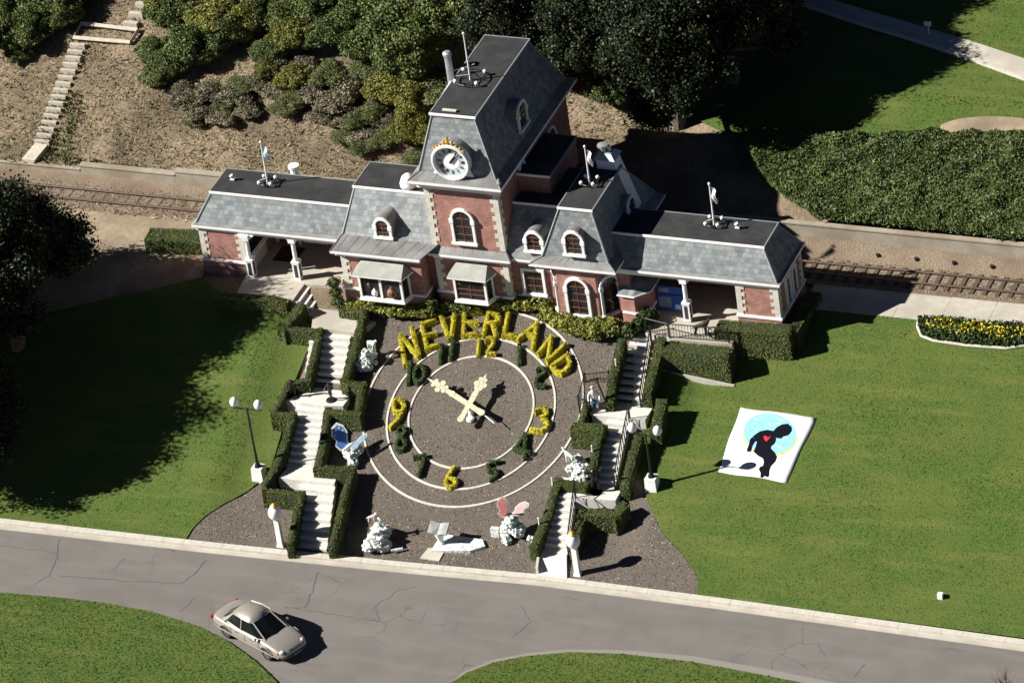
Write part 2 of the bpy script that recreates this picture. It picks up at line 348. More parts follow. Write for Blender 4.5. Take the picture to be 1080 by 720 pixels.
def inpoly(x, y, poly):
    c = np.zeros(x.shape, bool); n = len(poly); j = n-1
    for i in range(n):
        xi, yi = poly[i]; xj, yj = poly[j]
        k = ((yi > y) != (yj > y)) & (x < (xj-xi)*(y-yi)/(yj-yi+1e-12)+xi); c ^= k; j = i
    return c
def smoothpoly(pts, it=2):
    p = np.array(pts)
    for _ in range(it):
        q = np.roll(p, -1, 0); p = np.stack([p*.75+q*.25, p*.25+q*.75], 1).reshape(-1, 2)
    return [tuple(a) for a in p]
def pxpoly(pts): return [tuple(at(*p)[:2]) for p in pts]
def drape(name, poly, off, m, step=.5, kind='structure', parent=None, zf=None):
    zf = zf or ground
    # densify edges
    B = []
    for i in range(len(poly)):
        a = np.array(poly[i]); b = np.array(poly[(i+1) % len(poly)]); k = max(1, int(np.hypot(*(b-a))/step))
        for j in range(k): B.append(tuple(a+(b-a)*j/k))
    nb = len(B); A = np.array(B); x0, y0 = A.min(0); x1, y1 = A.max(0)
    gx, gy = np.meshgrid(np.arange(x0, x1, step), np.concatenate([np.arange(y0, y1, step)])); gx = gx.ravel(); gy = gy.ravel()
    k = inpoly(gx, gy, poly); pts = B+list(zip(gx[k], gy[k]))
    r = delaunay_2d_cdt([Vector(p) for p in pts], [(i, (i+1) % nb) for i in range(nb)], [], 1, 1e-5)
    V2 = np.array([(v.x, v.y) for v in r[0]]); T = np.array([t for t in r[2] if len(t) == 3])
    z = zf(V2[:, 0], V2[:, 1])+off
    o = npmesh(name, np.c_[V2, z], T, m, parent)
    if kind: tag(o, kind=kind)
    return o
def tufts(name, poly, dens, h, wd, m, zoff=0., excl=(), lean=.3):
    A = np.array(poly); x0, y0 = A.min(0); x1, y1 = A.max(0); n = int((x1-x0)*(y1-y0)*dens)
    x = rng.uniform(x0, x1, n); y = rng.uniform(y0, y1, n); k = inpoly(x, y, poly)
    for e in excl: k &= ~inpoly(x, y, e)
    x = x[k]; y = y[k]; n = len(x); z = ground(x, y)+zoff; a = rng.uniform(0, 2*pi, n); s_ = wd*(.6+.8*rng.random(n)); hh = h*(.5+rng.random(n))
    b = np.stack([x, y, z], 1); u = np.stack([np.cos(a), np.sin(a), 0*a], 1)*s_[:, None]/2
    t = b+np.stack([rng.normal(0, lean, n)*hh, rng.normal(0, lean, n)*hh, hh], 1)
    V = np.stack([b-u, b+u, t], 1).reshape(-1, 3); F = np.arange(3*n).reshape(-1, 3)
    return tag(npmesh(name, V, F, m), kind='stuff')

YK = -10.62      # back of the kerb
# road
drape('road', [(-60, -60), (50, -60), (50, YK-.32), (-60, YK-.32)], -.02, 'asphalt', 3.)
# kerb: gently cambered concrete strip 0.12 m high, following the photographed line
kl = [at(0, 549), at(220, 574), at(430, 595.5), at(566, 607), at(760, 632), at(1080, 677)]
kx = np.linspace(-60, 50, 111); ky = np.interp(kx, [p[0] for p in kl], [p[1] for p in kl]); ky = np.clip(ky, -11.3, -10.3)
KY = lambda x: float(np.interp(x, kx, ky))
mb = MB()
for i in range(110):
    x0, x1, a, b = kx[i], kx[i+1], ky[i], ky[i+1]
    z0 = -5.6; z1 = G(x0, a)+.05
    mb.prism([(x0+.006, a-.3), (x1-.006, b-.3), (x1-.006, b+.06), (x0+.006, a+.06)], z0, max(z1, -5.38))
mb.build('kerb', 'kerb')['kind'] = 'structure'
mb = MB()
for i in range(110):
    x0, x1, a, b = kx[i], kx[i+1], ky[i], ky[i+1]
    mb.prism([(x0, a-.62), (x1, b-.62), (x1, b-.29), (x0, a-.29)], -5.6, -5.495)
tag(mb.build('gutter', 'concrete'), kind='structure')

# mulch bed of the clock garden, with the two side tongues
MULCH = pxpoly([(197, 568), (203, 558), (216, 545), (236, 532), (262, 518), (290, 500), (330, 420), (345, 345), (372, 322), (470, 318), (600, 325), (668, 345), (668, 420), (640, 520),
               (682, 525), (690, 545), (699, 563), (716, 580), (731, 600), (736, 614), (731, 627)])
MULCH = MULCH[:-1]+[(MULCH[-1][0]+.2, KY(9.5)+.05), (0, KY(0)+.05), (MULCH[0][0], KY(-15)+.05)]
drape('planting_bed', MULCH, .0, 'mulch', .35)
tufts('bark_chips', MULCH, 110, .03, .07, 'lf_straw', 0., lean=1.2)['label'] = 'brown bark chips over the clock bed'
# lawns
LAWN_R = [tuple(p) for p in pxpoly([(731, 627), (736, 614), (731, 600), (716, 580), (699, 563), (690, 545), (682, 525), (672, 480), (690, 400), (700, 370)])]
LAWN_R = [(LAWN_R[0][0]+.2, KY(10)+.05)]+LAWN_R[1:]+[(8.6, 2.2), (12.6, 3.4), (13.6, 5.12), (45, 5.3), (45, KY(45)+.05)]
drape('lawn', LAWN_R, .05, 'lawn', .6)
LAWN_L = pxpoly([(197, 568), (203, 558), (216, 545), (236, 532), (262, 518), (284, 500), (296, 460), (312, 400), (334, 346)])
LAWN_L = LAWN_L+[(-11.9, 1.3), (-15.2, 1.35), (-17.4, 2.6), (-20, 1.2), (-26, -1), (-34, -1), (-60, -1), (-60, KY(-60)+.05), (LAWN_L[0][0], KY(-15)+.05)]
drape('lawn', LAWN_L, .05, 'lawn', .6)
ISL1 = pxpoly([(-200, 612), (0, 626), (60, 631), (110, 637), (160, 646), (205, 660), (240, 677), (268, 697), (292, 720), (310, 760), (320, 830), (-200, 850)])
drape('lawn', ISL1, .1, 'lawn', .6)
ISL2 = pxpoly([(470, 725), (492, 711), (520, 700), (556, 693), (600, 689), (660, 691), (730, 699), (800, 712), (880, 728), (1000, 760), (1000, 830), (470, 830)])
drape('lawn', ISL2, .1, 'lawn', .6)
POST = pxpoly([(782, 430), (861, 440), (829, 508), (758, 497)])
tufts('grass', LAWN_R, 190, .048, .05, 'lf_grass', .03, [POST])['label'] = 'short green grass on the wide right lawn'
tufts('grass', LAWN_L, 150, .048, .05, 'lf_grass', .03)['label'] = 'short green grass on the left lawn under tree shade'
tufts('grass', ISL1, 150, .06, .05, 'lf_grass', .09)['label'] = 'short green grass by the parked car'
tufts('grass', ISL2, 150, .06, .05, 'lf_grass', .09)['label'] = 'short green grass at the bottom edge of the road'
for i_ in range(9):
    px_, py_ = [(1062, 520), (955, 560), (900, 600), (840, 560), (790, 545), (990, 470), (930, 430), (900, 525), (1040, 600)][i_]; c = at(px_, py_); rr = rng.uniform(.7, 1.6)
    pp = smoothpoly([(c[0]+rr*1.6*cos(a)*rng.uniform(.6, 1.2), c[1]+rr*sin(a)*rng.uniform(.6, 1.2)) for a in np.linspace(0, 2*pi, 9)[:-1]])
    tufts('weed_patch', pp, 70, .05, .07, 'lf_weed' if i_ in (0, 3, 8) else 'lf_grass', .03, lean=.7)['label'] = 'clump of coarser grass and weeds in the right lawn'
# worn dirt left of the station
drape('dirt_yard', [(-60, -1.2), (-34, -1.2), (-26, -1.2), (-20, .8), (-17.3, 2.4), (-17.3, 7.2), (-60, 7.0)], .02, 'dirt', .7)
# track bed
drape('track_bed', [(-60, 6.6), (-17, 6.9), (12.3, 7.1), (50, 7.2), (50, 9.75), (-60, 10.05)], .05, 'ballast', .9)
# upper lawn, upper path, bare patch
UP = pxpoly([(700, 60), (760, 0), (760, -60), (1300, -60), (1300, 160), (1000, 152), (900, 147), (800, 160), (740, 130)])
drape('lawn', UP, .07, 'lawn', .9)
tufts('grass', UP, 60, .08, .07, 'lf_grass', .03)['label'] = 'short green grass on the far upper lawn'
pl = pxpoly([(740, -8), (790, -3), (840, 4), (900, 24), (960, 42), (1020, 62), (1080, 84), (1180, 118)])
pl2 = pxpoly([(740, -26), (800, -18), (850, -6), (910, 12), (965, 28), (1025, 46), (1080, 64), (1180, 100)])
pathpoly = pl+pl2[::-1]
drape('upper_path', pathpoly, .13, 'concrete', .6)
mb = MB()
for i in range(len(pl)-1):
    a, b = np.array(pl[i]), np.array(pl[i+1]); n_ = np.array([b[1]-a[1], a[0]-b[0]]); n_ = n_/np.hypot(*n_)*.16
    for j in range(6):
        p, q = a+(b-a)*j/6, a+(b-a)*(j+1)/6
        mb.prism([p+n_, q+n_, q, p], [G(*r)-.1 for r in (p, q, q, p)], [G(*r)+.2 for r in (p, q, q, p)])
tag(mb.build('path_kerb', 'kerb'), kind='structure')
BARE = smoothpoly(pxpoly([(985, 138), (1005, 128), (1045, 124), (1090, 128), (1130, 140), (1090, 152), (1030, 152)]))
drape('bare_patch', BARE, .12, 'dirt', .4)
# slab platform beside the right wing
mb = MB()
for i in range(10):
    x0 = 12.62+i*2.25
    mb.box(x0, x0+2.235, 5.1, 7.12+.02*i, -.6, .06+.001*(i % 2))
tag(mb.build('platform_slab', 'concrete'), kind='structure')
# asphalt cracks
def crack(pts, wd):
    P = [np.array(atz(*p, -5.5)[:2]) for p in pts]; Q = []
    for a, b in zip(P[:-1], P[1:]):
        k = max(2, int(np.hypot(*(b-a))/.25))
        for j in range(k): Q.append(a+(b-a)*j/k+rng.normal(0, .035, 2))
    Q.append(P[-1]); mb = MB()
    for a, b in zip(Q[:-1], Q[1:]):
        t = (b-a)/np.hypot(*(b-a)); n = np.array([-t[1], t[0]])*wd*rng.uniform(.5, 1.2)/2
        mb.prism([a-n, b-n, b+n, a+n], -5.53, -5.514)
    return mb
SH = pxpoly([(467, 726), (490, 707), (520, 695), (556, 688), (600, 684), (660, 685), (730, 691), (800, 703), (880, 719), (1000, 744), (1000, 800), (470, 800)])
drape('road_shoulder', SH, -.012, 'shoulder', .6, zf=lambda x, y: np.full(np.shape(x), -5.5))
mb = MB()
for pts, wd in (([(62, 567), (60, 590), (52, 606), (36, 616)], .035), ([(217, 590), (205, 605), (190, 615)], .04), ([(190, 615), (130, 612), (60, 606)], .025), ([(335, 602), (330, 620), (322, 640), (300, 640)], .03),
                ([(205, 630), (190, 645)], .02), ([(400, 655), (395, 640), (420, 622), (440, 618)], .025), ([(120, 600), (128, 592), (132, 588)], .02), ([(640, 715), (680, 705), (720, 700)], .02),
                ([(910, 700), (905, 708), (900, 714)], .025), ([(300, 640), (340, 645), (372, 650), (400, 655)], .025), ([(550, 640), (560, 655), (540, 672)], .018), ([(0, 575), (40, 580), (62, 583)], .02)):
    c = crack(pts, wd); mb.add(c.v, c.f)
tag(mb.build('road_cracks', 'crack'), kind='structure')

# ------------------------------------------------------------------ retaining walls, railway
mb = MB()
for x0, x1, y0, z1 in ((6.2, 50, 9.72, 1.55),):
    mb.box(x0, x1, y0, y0+.22, -.2, z1); mb.box(x0-.02, x1+.02, y0-.04, y0+.27, z1, z1+.08)
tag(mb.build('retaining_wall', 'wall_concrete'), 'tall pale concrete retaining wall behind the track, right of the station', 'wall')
mb = MB()
for x0, x1, z1 in ((-60, -27.2, .42), (-27.2, -21.9, .66), (-21.9, -15, .86)):
    mb.box(x0, x1-.01, 9.95, 10.25, -.2, z1); mb.box(x0, x1-.01, 9.91, 10.29, z1, z1+.06)
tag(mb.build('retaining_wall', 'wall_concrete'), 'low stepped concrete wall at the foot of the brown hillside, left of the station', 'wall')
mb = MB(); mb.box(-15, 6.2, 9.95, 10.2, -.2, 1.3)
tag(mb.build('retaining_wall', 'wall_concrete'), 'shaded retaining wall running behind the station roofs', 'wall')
trk = thing('railway_track', (0, 8.3, 0), 'narrow railway track on ballast running behind the station', 'railway track')
for s_ in (-.46, .46):
    mb = MB(); mb.tube([(-60, 8.2+s_-.1, .17), (-20, 8.25+s_, .17), (12, 8.3+s_, .17), (50, 8.75+s_, .17)], .055, 6); mb.build('rail', 'rail_steel', trk)
mb = MB()
for i in range(150):
    x = -50+i*.62; yc = float(np.interp(x, [-60, -20, 12, 50], [8.1, 8.25, 8.3, 8.75]))
    if x < -12: mb.box(x, x+.12, yc-.6, yc+.6, .0, .054)
    else: mb.box(x, x+.2, yc-.8, yc+.8, .0, .1)
mb.build('sleepers', 'wood_tie', trk)

# ------------------------------------------------------------------ the station
ST = thing('train_station', (-2.5, 5.0, 0), 'red brick railway station with clock tower, slate mansard roofs and long low wings', 'building')
def quoins(mb, x, y, z0, z1, dx, dy, bh=.2):
    """toothed corner blocks; dx,dy = directions pointing along the two walls away from the corner"""
    k = 0; z = z0; pc = mb; mb = MB()
    while z < z1-.05:
        L = .40 if k % 2 else .24; e = .025
        t = min(z+bh, z1)
        xa, xb = sorted((x-dx*e, x+dx*L)); ya, yb = sorted((y-dy*(e+.002*k%.003), y+dy*(.64-L)))
        mb.box(xa, xb, ya, yb, z, t-.006); z += bh; k += 1
    pc.add(mb)
def arch_pts(w, h, n=10, arched=True, seg=1.):
    if not arched: return [(-w/2, 0), (w/2, 0), (w/2, h), (-w/2, h)]
    r = w/2; rh = r*seg
    return [(-r, 0), (r, 0)]+[(r*cos(pi*i/n), h-rh+rh*sin(pi*i/n)) for i in range(n+1)]
def window(parent, o, u, w, h, arched=True, fr=.13, nx=2, nz=3, flat=False, sill=True, seg=1., name='window', pane='glass', depth=.12, ears=True):
    """o = centre of sill on the wall face, u = unit direction along the wall; outward normal is u x z"""
    o = np.array(o, float); u = np.array(u, float); v = np.array([0, 0, 1.]); n = np.cross(u, v)
    inn = arch_pts(w, h, arched=arched, seg=seg); out = arch_pts(w+2*fr, h+fr, arched=arched, seg=seg)
    P = lambda a, b, d: o+u*a+v*b+n*d
    mb = MB(); k = len(inn)
    V = [P(*q, 0) for q in out]+[P(*q, depth) for q in out]+[P(*q, 0) for q in inn]+[P(*q, depth) for q in inn]
    F = []
    for i in range(k):
        j = (i+1) % k
        F += [(i, j, k+j, k+i), (k+i, k+j, 3*k+j, 3*k+i), (3*k+i, 3*k+j, 2*k+j, 2*k+i)]
    mb.add(V, F)
    if sill: mb.obox(o, u, n, v, -w/2-fr-.05, w/2+fr+.05, 0, depth+.07, -.1, .015)
    if ears and arched:
        for s_ in (-1, 1):
            a = s_*(w/2+fr/2); mb.obox(o+u*a, u, n, v, -.1, .1, 0, depth+.04, h-w/2*seg-.2, h-w/2*seg+.02)
    f = mb.build(name if not flat else name+'_frame', 'white', parent)
    par = parent if flat else f
    mb = MB(); q = [P(*p, .03) for p in inn]; mb.extr(q, -n*.025); mb.build('pane', pane, par)
    if nx:
        mb = MB(); t = .022
        for i in range(1, nx): a = -w/2+w*i/nx; mb.obox(o, u, n, v, a-t*.7, a+t*.7, .03, .06, 0, h-.03)
        for i in range(1, nz+1):
            b = h*i/(nz+1) if arched else h*i/(nz)
            if b > h-.1: continue
            mb.obox(o, u, n, v, -w/2+.02, w/2-.02, .03, .062, b-t, b+t)
        mb.build('glazing_bars', 'muntin', par)
    return f
def mansard(A, B, z0, z1, name='slate_roof', m='slate', hips=True):
    mb = MB().frustum(A, B, z0, z1); o = mb.build(name, m, ST)
    if hips:
        for (a, b, c, d_) in ((A[0], A[2], B[0], B[2]), (A[1], A[2], B[1], B[2]), (A[1], A[3], B[1], B[3]), (A[0], A[3], B[0], B[3])):
            MB().tube([(a, b, z0+.01), (c, d_, z1-.02)], .055, 6).build('hip_flashing', 'grey_trim', o)
    return o
def flatroof(B, z, t=.09, ov=.08):
    x0, x1, y0, y1 = B; x0 -= ov; x1 += ov; y0 -= ov; y1 += ov
    mb = MB(); mb.box(x0+.05, x1-.05, y0+.05, y1-.05, z-.02, z+t*.8); o = mb.build('flat_roof', 'felt', ST)
    mb = MB(); e = .055
    mb.box(x0, x1, y0, y0+e, z-.03, z+t); mb.build('roof_edge', 'white', o); mb = MB(); mb.box(x0, x1, y1-e, y1, z-.03, z+t)
    mb.box(x0, x0+e, y0+e, y1-e, z-.032, z+t-.002); mb.box(x1-e, x1, y0+e, y1-e, z-.032, z+t-.002)
    mb.build('roof_edge', 'grey_trim', o); return o  # shade painted into back and side edges as grey; front kept sunlit white
def eave(A, z, h=.09, inner=None, frieze=.3, fin=.18, name='gutter', sides='fblr'):
    x0, x1, y0, y1 = A; e = .13; mb = MB()
    if 'f' in sides: mb.box(x0, x1, y0, y0+e, z-h, z+.03)
    if 'b' in sides: mb.box(x0, x1, y1-e, y1, z-h, z+.03)
    if 'l' in sides: mb.box(x0, x0+e, y0+e, y1-e, z-h-.002, z+.028)
    if 'r' in sides: mb.box(x1-e, x1, y0+e, y1-e, z-h-.002, z+.028)
    g = mb.build(name, 'white', ST)
    if frieze:
        mb = MB(); f = fin
        if 'f' in sides: mb.box(x0+f, x1-f, y0+f, y0+f+.1, z-h-frieze, z-.01)
        if 'b' in sides: mb.box(x0+f, x1-f, y1-f-.1, y1-f, z-h-frieze, z-.01)
        if 'l' in sides: mb.box(x0+f, x0+f+.1, y0+f+.1, y1-f-.1, z-h-frieze+.003, z-.012)
        if 'r' in sides: mb.box(x1-f-.1, x1-f, y0+f+.1, y1-f-.1, z-h-frieze+.003, z-.012)
        mb.build('frieze', 'white', g)
    return g
def skirt(A, B, z0, z1, seams=True, step=.62):
    mb = MB().frustum(A, B, z0, z1); o = mb.build('metal_skirt_roof', 'metal_roof', ST)
    if seams:
        mb = MB()
        x = A[0]+.3
        while x < A[1]-.2:
            t = (x-A[0])/(A[1]-A[0]); mb.tube([(x, A[2]+.03, z0+.006), (B[0]+(B[1]-B[0])*t, B[2], z1+.006)], .014, 4); x += step*random.uniform(.7, 1.3)
        y = A[2]+.4
        while y < A[3]-.2:
            t = (y-A[2])/(A[3]-A[2]); yy = B[2]+(B[3]-B[2])*t
            mb.tube([(A[0]+.03, y, z0+.012), (B[0], yy, z1+.012)], .018, 4); mb.tube([(A[1]-.03, y, z0+.012), (B[1], yy, z1+.012)], .018, 4); y += step
        for (a, b, c, d_) in ((A[0], A[2], B[0], B[2]), (A[1], A[2], B[1], B[2])): mb.tube([(a, b, z0+.01), (c, d_, z1+.01)], .03, 5)
        mb.build('seams', 'metal_roof', o)
    return o
def dormer(x, y, z, w, h, depth, along='y', slot=None):
    """arched dormer, window face at y (front) or x (right side)"""
    fr = .13; r = w/2+fr; hh = h+fr
    if along == 'y': u = np.array([1., 0, 0])
    else: u = np.array([0., 1, 0])
    v = np.array([0, 0, 1.]); n = np.cross(u, v); o = np.array([x, y, z])
    prof = arch_pts(2*r-.02, hh-.01, 12); mb = MB(); q = [o+u*a+v*b for a, b in prof]; mb.extr(q, -n*depth)
    D = mb.build('dormer', 'metal_roof', ST, smooth=False)
    window(D, o, u, w, h, True, fr, 2, 3, flat=True, name='dormer', depth=.1)
    return D
# --- wings
class Pieces:
    def __init__(s, name, m): s.n, s.m = name, m
    def box(s, *a): return MB().box(*a).build(s.n, s.m, ST)
    def prism(s, *a): return MB().prism(*a).build(s.n, s.m, ST)
    def add(s, mb): return mb.build(s.n, s.m, ST)
brick = Pieces('wall', 'brick'); plinth = Pieces('ledge', 'white'); footing = Pieces('footing', 'brick'); quo = Pieces('quoins', 'cream')
WY0, WY1 = 3.15, 6.45
def pier(x0, x1, y0=WY0, y1=WY1, z1=2.5):
    brick.box(x0, x1, y0, y1, .0, z1)
    footing.box(x0-.05, x1+.05, y0-.05, y1+.05, -1.2, .62); plinth.box(x0-.1, x1+.1, y0-.11, y1+.11, .62, .72)
pier(-17.25, -14.95); pier(10.3, 12.36)
for x, dx in ((-17.25, 1), (-14.95, -1), (10.3, 1), (12.36, -1)): quoins(quo, x, WY0, .73, 2.46, dx, 1)
quoins(quo, 12.36, WY1, .73, 2.46, -1, -1); quoins(quo, -17.25, WY1, .73, 2.46, 1, -1)
# back walls of the open porches
brick.box(-14.95, -9.2, 6.2, WY1-.02, .0, 2.5); brick.box(4.4, 10.3, 6.2, WY1-.02, .0, 2.5)
for A, B, C_ in (((-17.5, -8.6, 2.95, 6.7), (-16.6, -8.6, 3.85, 5.85), -1), ((3.6, 12.56, 2.95, 6.7), (3.6, 11.62, 3.85, 5.85), 1)):
    eave(A, 2.64, fin=.14, frieze=.22, sides='fb'+('l' if C_ < 0 else 'r'))
    A2 = (A[0]+(.18 if C_ < 0 else 0), A[1]-(.18 if C_ > 0 else 0), 3.12, 6.52)
    skirt(A, A2, 2.66, 2.74, seams=False); mansard(A2, B, 2.74, 4.08); flatroof(B, 4.08)
# --- middle-left block
brick.box(-9.25, -5.15, 2.02, 7, .0, 2.9); footing.box(-9.31, -5.09, 1.96, 7, -.9, .62); plinth.box(-9.37, -5.04, 1.9, 7, .62, .72)
quoins(quo, -9.25, 2.02, .73, 2.6, 1, 1)
brick.box(-5.2, -4.5, 2.95, 7, 0, 2.9)
eave((-9.62, -4.98, 1.66, 6.6), 2.86, frieze=.2, sides='flr')
skirt((-9.62, -4.98, 1.66, 6.8), (-9.3, -4.3, 2.62, 6.6), 2.88, 3.28)
mansard((-9.28, -4.3, 2.62, 7.1), (-9.05, -4.3, 4.18, 6.25), 3.28, 5.0); flatroof((-9.05, -4.55, 4.18, 6.25), 5.0)
# --- tower
TX0, TX1, TY0, TY1 = -4.6, -.9, 2.6, 11.7
brick.box(TX0, TX1, TY0, 6.7, 0, 6.9); brick.box(TX0, TX1, 6.7, TY1, 3.2, 6.9)
footing.box(TX0-.05, TX1+.05, TY0-.05, 6.7, -.9, .62); plinth.box(TX0-.1, TX1+.1, TY0-.11, 6.7, .62, .72)
for z0, z1 in ((.73, 2.6), (3.25, 6.5)):
    quoins(quo, TX0, TY0, z0, z1, 1, 1, .24); quoins(quo, TX1, TY0, z0, z1, -1, 1, .24)
eave((-4.82, -.62, 2.32, 3.0), 2.86, frieze=.2, sides='f')
skirt((-4.82, -.62, 2.32, 3.2), (-4.62, -.88, 2.62, 3.2), 2.88, 3.2)
TA = (-5.14, -.42, 2.1, 12.2); TB = (-4.02, -1.9, 3.5, 10.45)
eave(TA, 7.02, h=.12, frieze=.36, fin=.28)
skirt(TA, (-4.72, -.84, 2.62, 11.75), 7.05, 7.3, step=1.1); mansard((-4.72, -.84, 2.62, 11.75), TB, 7.3, 10.0); flatroof(TB, 10.0, ov=.12)
# corner finial knobs on the tower eave
mb = MB()
mb.lathe((-.62, 2.45, 7.1), [(.16, 0), (.12, .12), (.02, .34)], 6); mb.build('roof_finial', 'grey_trim', ST)
# --- middle-right block between tower and turret
brick.box(-.9, 1.2, 2.95, 7, 0, 2.9); footing.box(-.84, 1.0, 2.9, 7, -.9, .62); plinth.box(-.79, .95, 2.85, 7, .62, .7)
eave((-.62, .62, 2.58, 3.2), 2.86, frieze=.2, sides='f')
skirt((-.75, .9, 2.58, 6.5), (-.85, 2.2, 2.78, 6.5), 2.88, 3.28, step=.5)
mansard((-.88, 2.3, 2.75, 7), (-.88, 2.3, 4.18, 6.5), 3.28, 5.0, hips=False); flatroof((-.8, 1.9, 4.18, 7.4), 5.0)
brick.box(-.88, .72, 5.1, 8.6, 4.6, 6.0); flatroof((-.88, .72, 5.1, 8.6), 6.0)
brick.box(-.88, 1.2, 8.6, 10.8, 3.0, 4.6)
# --- turret with the bay
bay = [(1.0, 3.3), (1.62, 2.42), (3.58, 2.42), (4.42, 3.4), (4.42, 8.6), (1.0, 8.6)]
brick.prism(bay, .12, 2.95)
bx = [(.92, 3.28), (1.56, 2.32), (3.64, 2.32), (4.53, 3.35), (4.53, 8.7), (.92, 8.7)]; footing.prism(bx, -.9, .12)
bx = [(.86, 3.24), (1.52, 2.26), (3.68, 2.26), (4.6, 3.33), (4.6, 8.7), (.86, 8.7)]; plinth.prism(bx, .12, .22)
RA = (.42, 4.8, 2.1, 9.0)
eave(RA, 3.0, frieze=.2, fin=.22, sides='flrb')
skirt(RA, (1.05, 4.38, 2.42, 8.7), 3.02, 3.32, step=.5); RB = (2.0, 3.62, 2.98, 6.9)
mansard((1.05, 4.38, 2.42, 8.7), RB, 3.32, 5.76); flatroof(RB, 5.76)
brick.box(4.4, 5.0, 3.1, 6.3, 0, 2.6)
# low bow beside the bay
bow = [(4.55, 2.72), (5.3, 2.66), (5.85, 3.25), (5.85, 4.4), (4.55, 4.4)]
brick.prism(bow, .5, 1.38); footing.prism([(4.62, 2.69), (5.31, 2.62), (5.89, 3.22), (5.89, 4.4), (4.62, 4.4)], -.6, .42); plinth.prism([(4.64, 2.64), (5.33, 2.57), (5.94, 3.2), (5.94, 4.4), (4.64, 4.4)], .42, .5)
mb = MB(); mb.add([(4.5, 2.62, 1.42), (5.34, 2.56, 1.42), (5.96, 3.2, 1.42), (5.96, 4.5, 1.42), (4.5, 4.5, 2.3), (5.2, 4.5, 2.3), (4.5, 4.5, 1.42)], [(0, 1, 5, 4), (1, 2, 5), (2, 3, 5), (0, 4, 6), (3, 6, 4, 5), (0, 6, 3, 2, 1)])
b_ = mb.build('bow_roof', 'slate', ST)
mb = MB(); mb.tube([(4.5, 2.6, 1.42), (5.35, 2.54, 1.42), (5.98, 3.19, 1.42), (5.98, 4.5, 1.42)], .045, 6); mb.build('gutter', 'white', b_)
# rear support of the tower over the track
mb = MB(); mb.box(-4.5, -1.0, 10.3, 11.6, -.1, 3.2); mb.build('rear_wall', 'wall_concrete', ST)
# --- windows
ux = (1, 0, 0)
window(ST, (-2.87, 2.6, 3.58), ux, .95, 1.75, nz=3)
window(ST, (.2, 2.95, .84), ux, .92, 1.25, arched=False, nz=3)
window(ST, (2.58, 2.42, .26), ux, .98, 1.95, nx=2, nz=4, fr=.14)
for a, b in (((1.0, 3.3), (1.62, 2.42)), ((3.58, 2.42), (4.42, 3.4))):
    a = np.array(a); b = np.array(b); u = (b-a)/np.hypot(*(b-a)); c = (a+b)/2
    window(ST, (c[0], c[1], .26), (u[0], u[1], 0), .8 if c[0] > 2 else .66, 1.95, nx=2, nz=4, fr=.13)
dormer(-7.1, 2.62, 3.42, .66, .92, 1.5); dormer(.6, 2.7, 3.45, .72, .95, 1.2); dormer(2.78, 2.36, 3.72, .8, 1.15, 1.0)
dormer(-.95, 6.6, 7.75, .85, 1.25, 1.4, 'x'); dormer(4.3, 5.9, 3.6, .75, 1.1, 1.2, 'x')
window(ST, (TX1, 9.3, 4.55), (0, 1, 0), .8, 1.35); window(ST, (TX1, 5.6, 5.2), (0, 1, 0), .5, 1.1)
for yy in (4.35, 5.2): window(ST, (12.36, yy, .85), (0, 1, 0), .42, 1.35, arched=False, nx=1, nz=2, fr=.1)
window(ST, (-6.6+.2, 6.2, .9), ux, .5, 1.1, arched=False, nx=2, nz=2)
window(ST, (-10.35, 6.2, .95), ux, .45, 1.0, arched=False, nx=2, nz=2); window(ST, (-12.6, 6.2, .3), ux, .9, 1.9, arched=False, nx=2, nz=3, pane='blue')
window(ST, (8.6, 6.2, .95), ux, .5, 1.1, arched=False, nx=2, nz=2)
# box bay windows with little hipped roofs
def boxbay(xa, xb, y, yb, z0, z1, lights, nx, nz, side=.28):
    P = [(xa, yb), (xa+.05, y), (xb-side*.6, y), (xb, yb)]
    mb = MB(); mb.prism(P, z0-.12, z0); mb.prism([(xa-.0, yb), (xa+.05, y), (xb-side*.6, y), (xb, yb)], z1-.16, z1)
    w_ = .11
    for (cx, cy) in ((xa+.05, y), (xb-side*.6-w_, y)): mb.box(cx, cx+w_, cy+.002, cy+w_, z0, z1-.16)
    for i in range(1, lights):
        c = xa+.05+(xb-side*.6-xa-.05)*i/lights; mb.box(c-.06, c+.06, y+.002, y+w_, z0, z1-.16)
    mb.box(xb-.1, xb, yb-.1, yb, z0, z1-.16); mb.box(xa, xa+.1, yb-.1, yb, z0, z1-.16)
    mb.prism([(xa-.05, yb), (xa, y-.05), (xb-side*.6+.03, y-.05), (xb+.05, yb)], z0-.2, z0-.12)
    f = mb.build('box_bay_window', 'white', ST)
    mb = MB(); mb.prism([(xa+.03, yb), (xa+.09, y+.07), (xb-side*.6-.06, y+.07), (xb-.04, yb)], z0-.001, z1-.17); mb.build('pane', 'glass', f)
    if nx:
        mb = MB()
        for i in range(1, nx): c = xa+.1+(xb-side*.6-xa-.2)*i/nx; mb.box(c-.022, c+.022, y+.04, y+.069, z0, z1-.16)
        for i in range(1, nz): c = z0+(z1-z0-.16)*i/nz; mb.box(xa+.1, xb-side*.6-.08, y+.038, y+.067, c-.022, c+.022)
        mb.build('glazing_bars', 'muntin', f)
    mb = MB(); e = .22
    lo = [(xa-e, yb, z1+.02), (xa-e*.6, y-e, z1+.02), (xb-side*.6+e*.6, y-e, z1+.02), (xb+e, yb, z1+.02)]; hi = [(xa+.1, yb, z1+.4), (xb-.2, yb, z1+.4)]
    mb.add(lo+hi, [(0, 1, 4), (1, 2, 5, 4), (2, 3, 5), (0, 4, 5, 3), (0, 3, 2, 1)]); mb.build('bay_roof', 'tan_roof', f)
    mb = MB(); mb.prism([(q[0], q[1]) for q in lo], z1-.05, z1+.015); mb.build('bay_cornice', 'white', f)
    return f
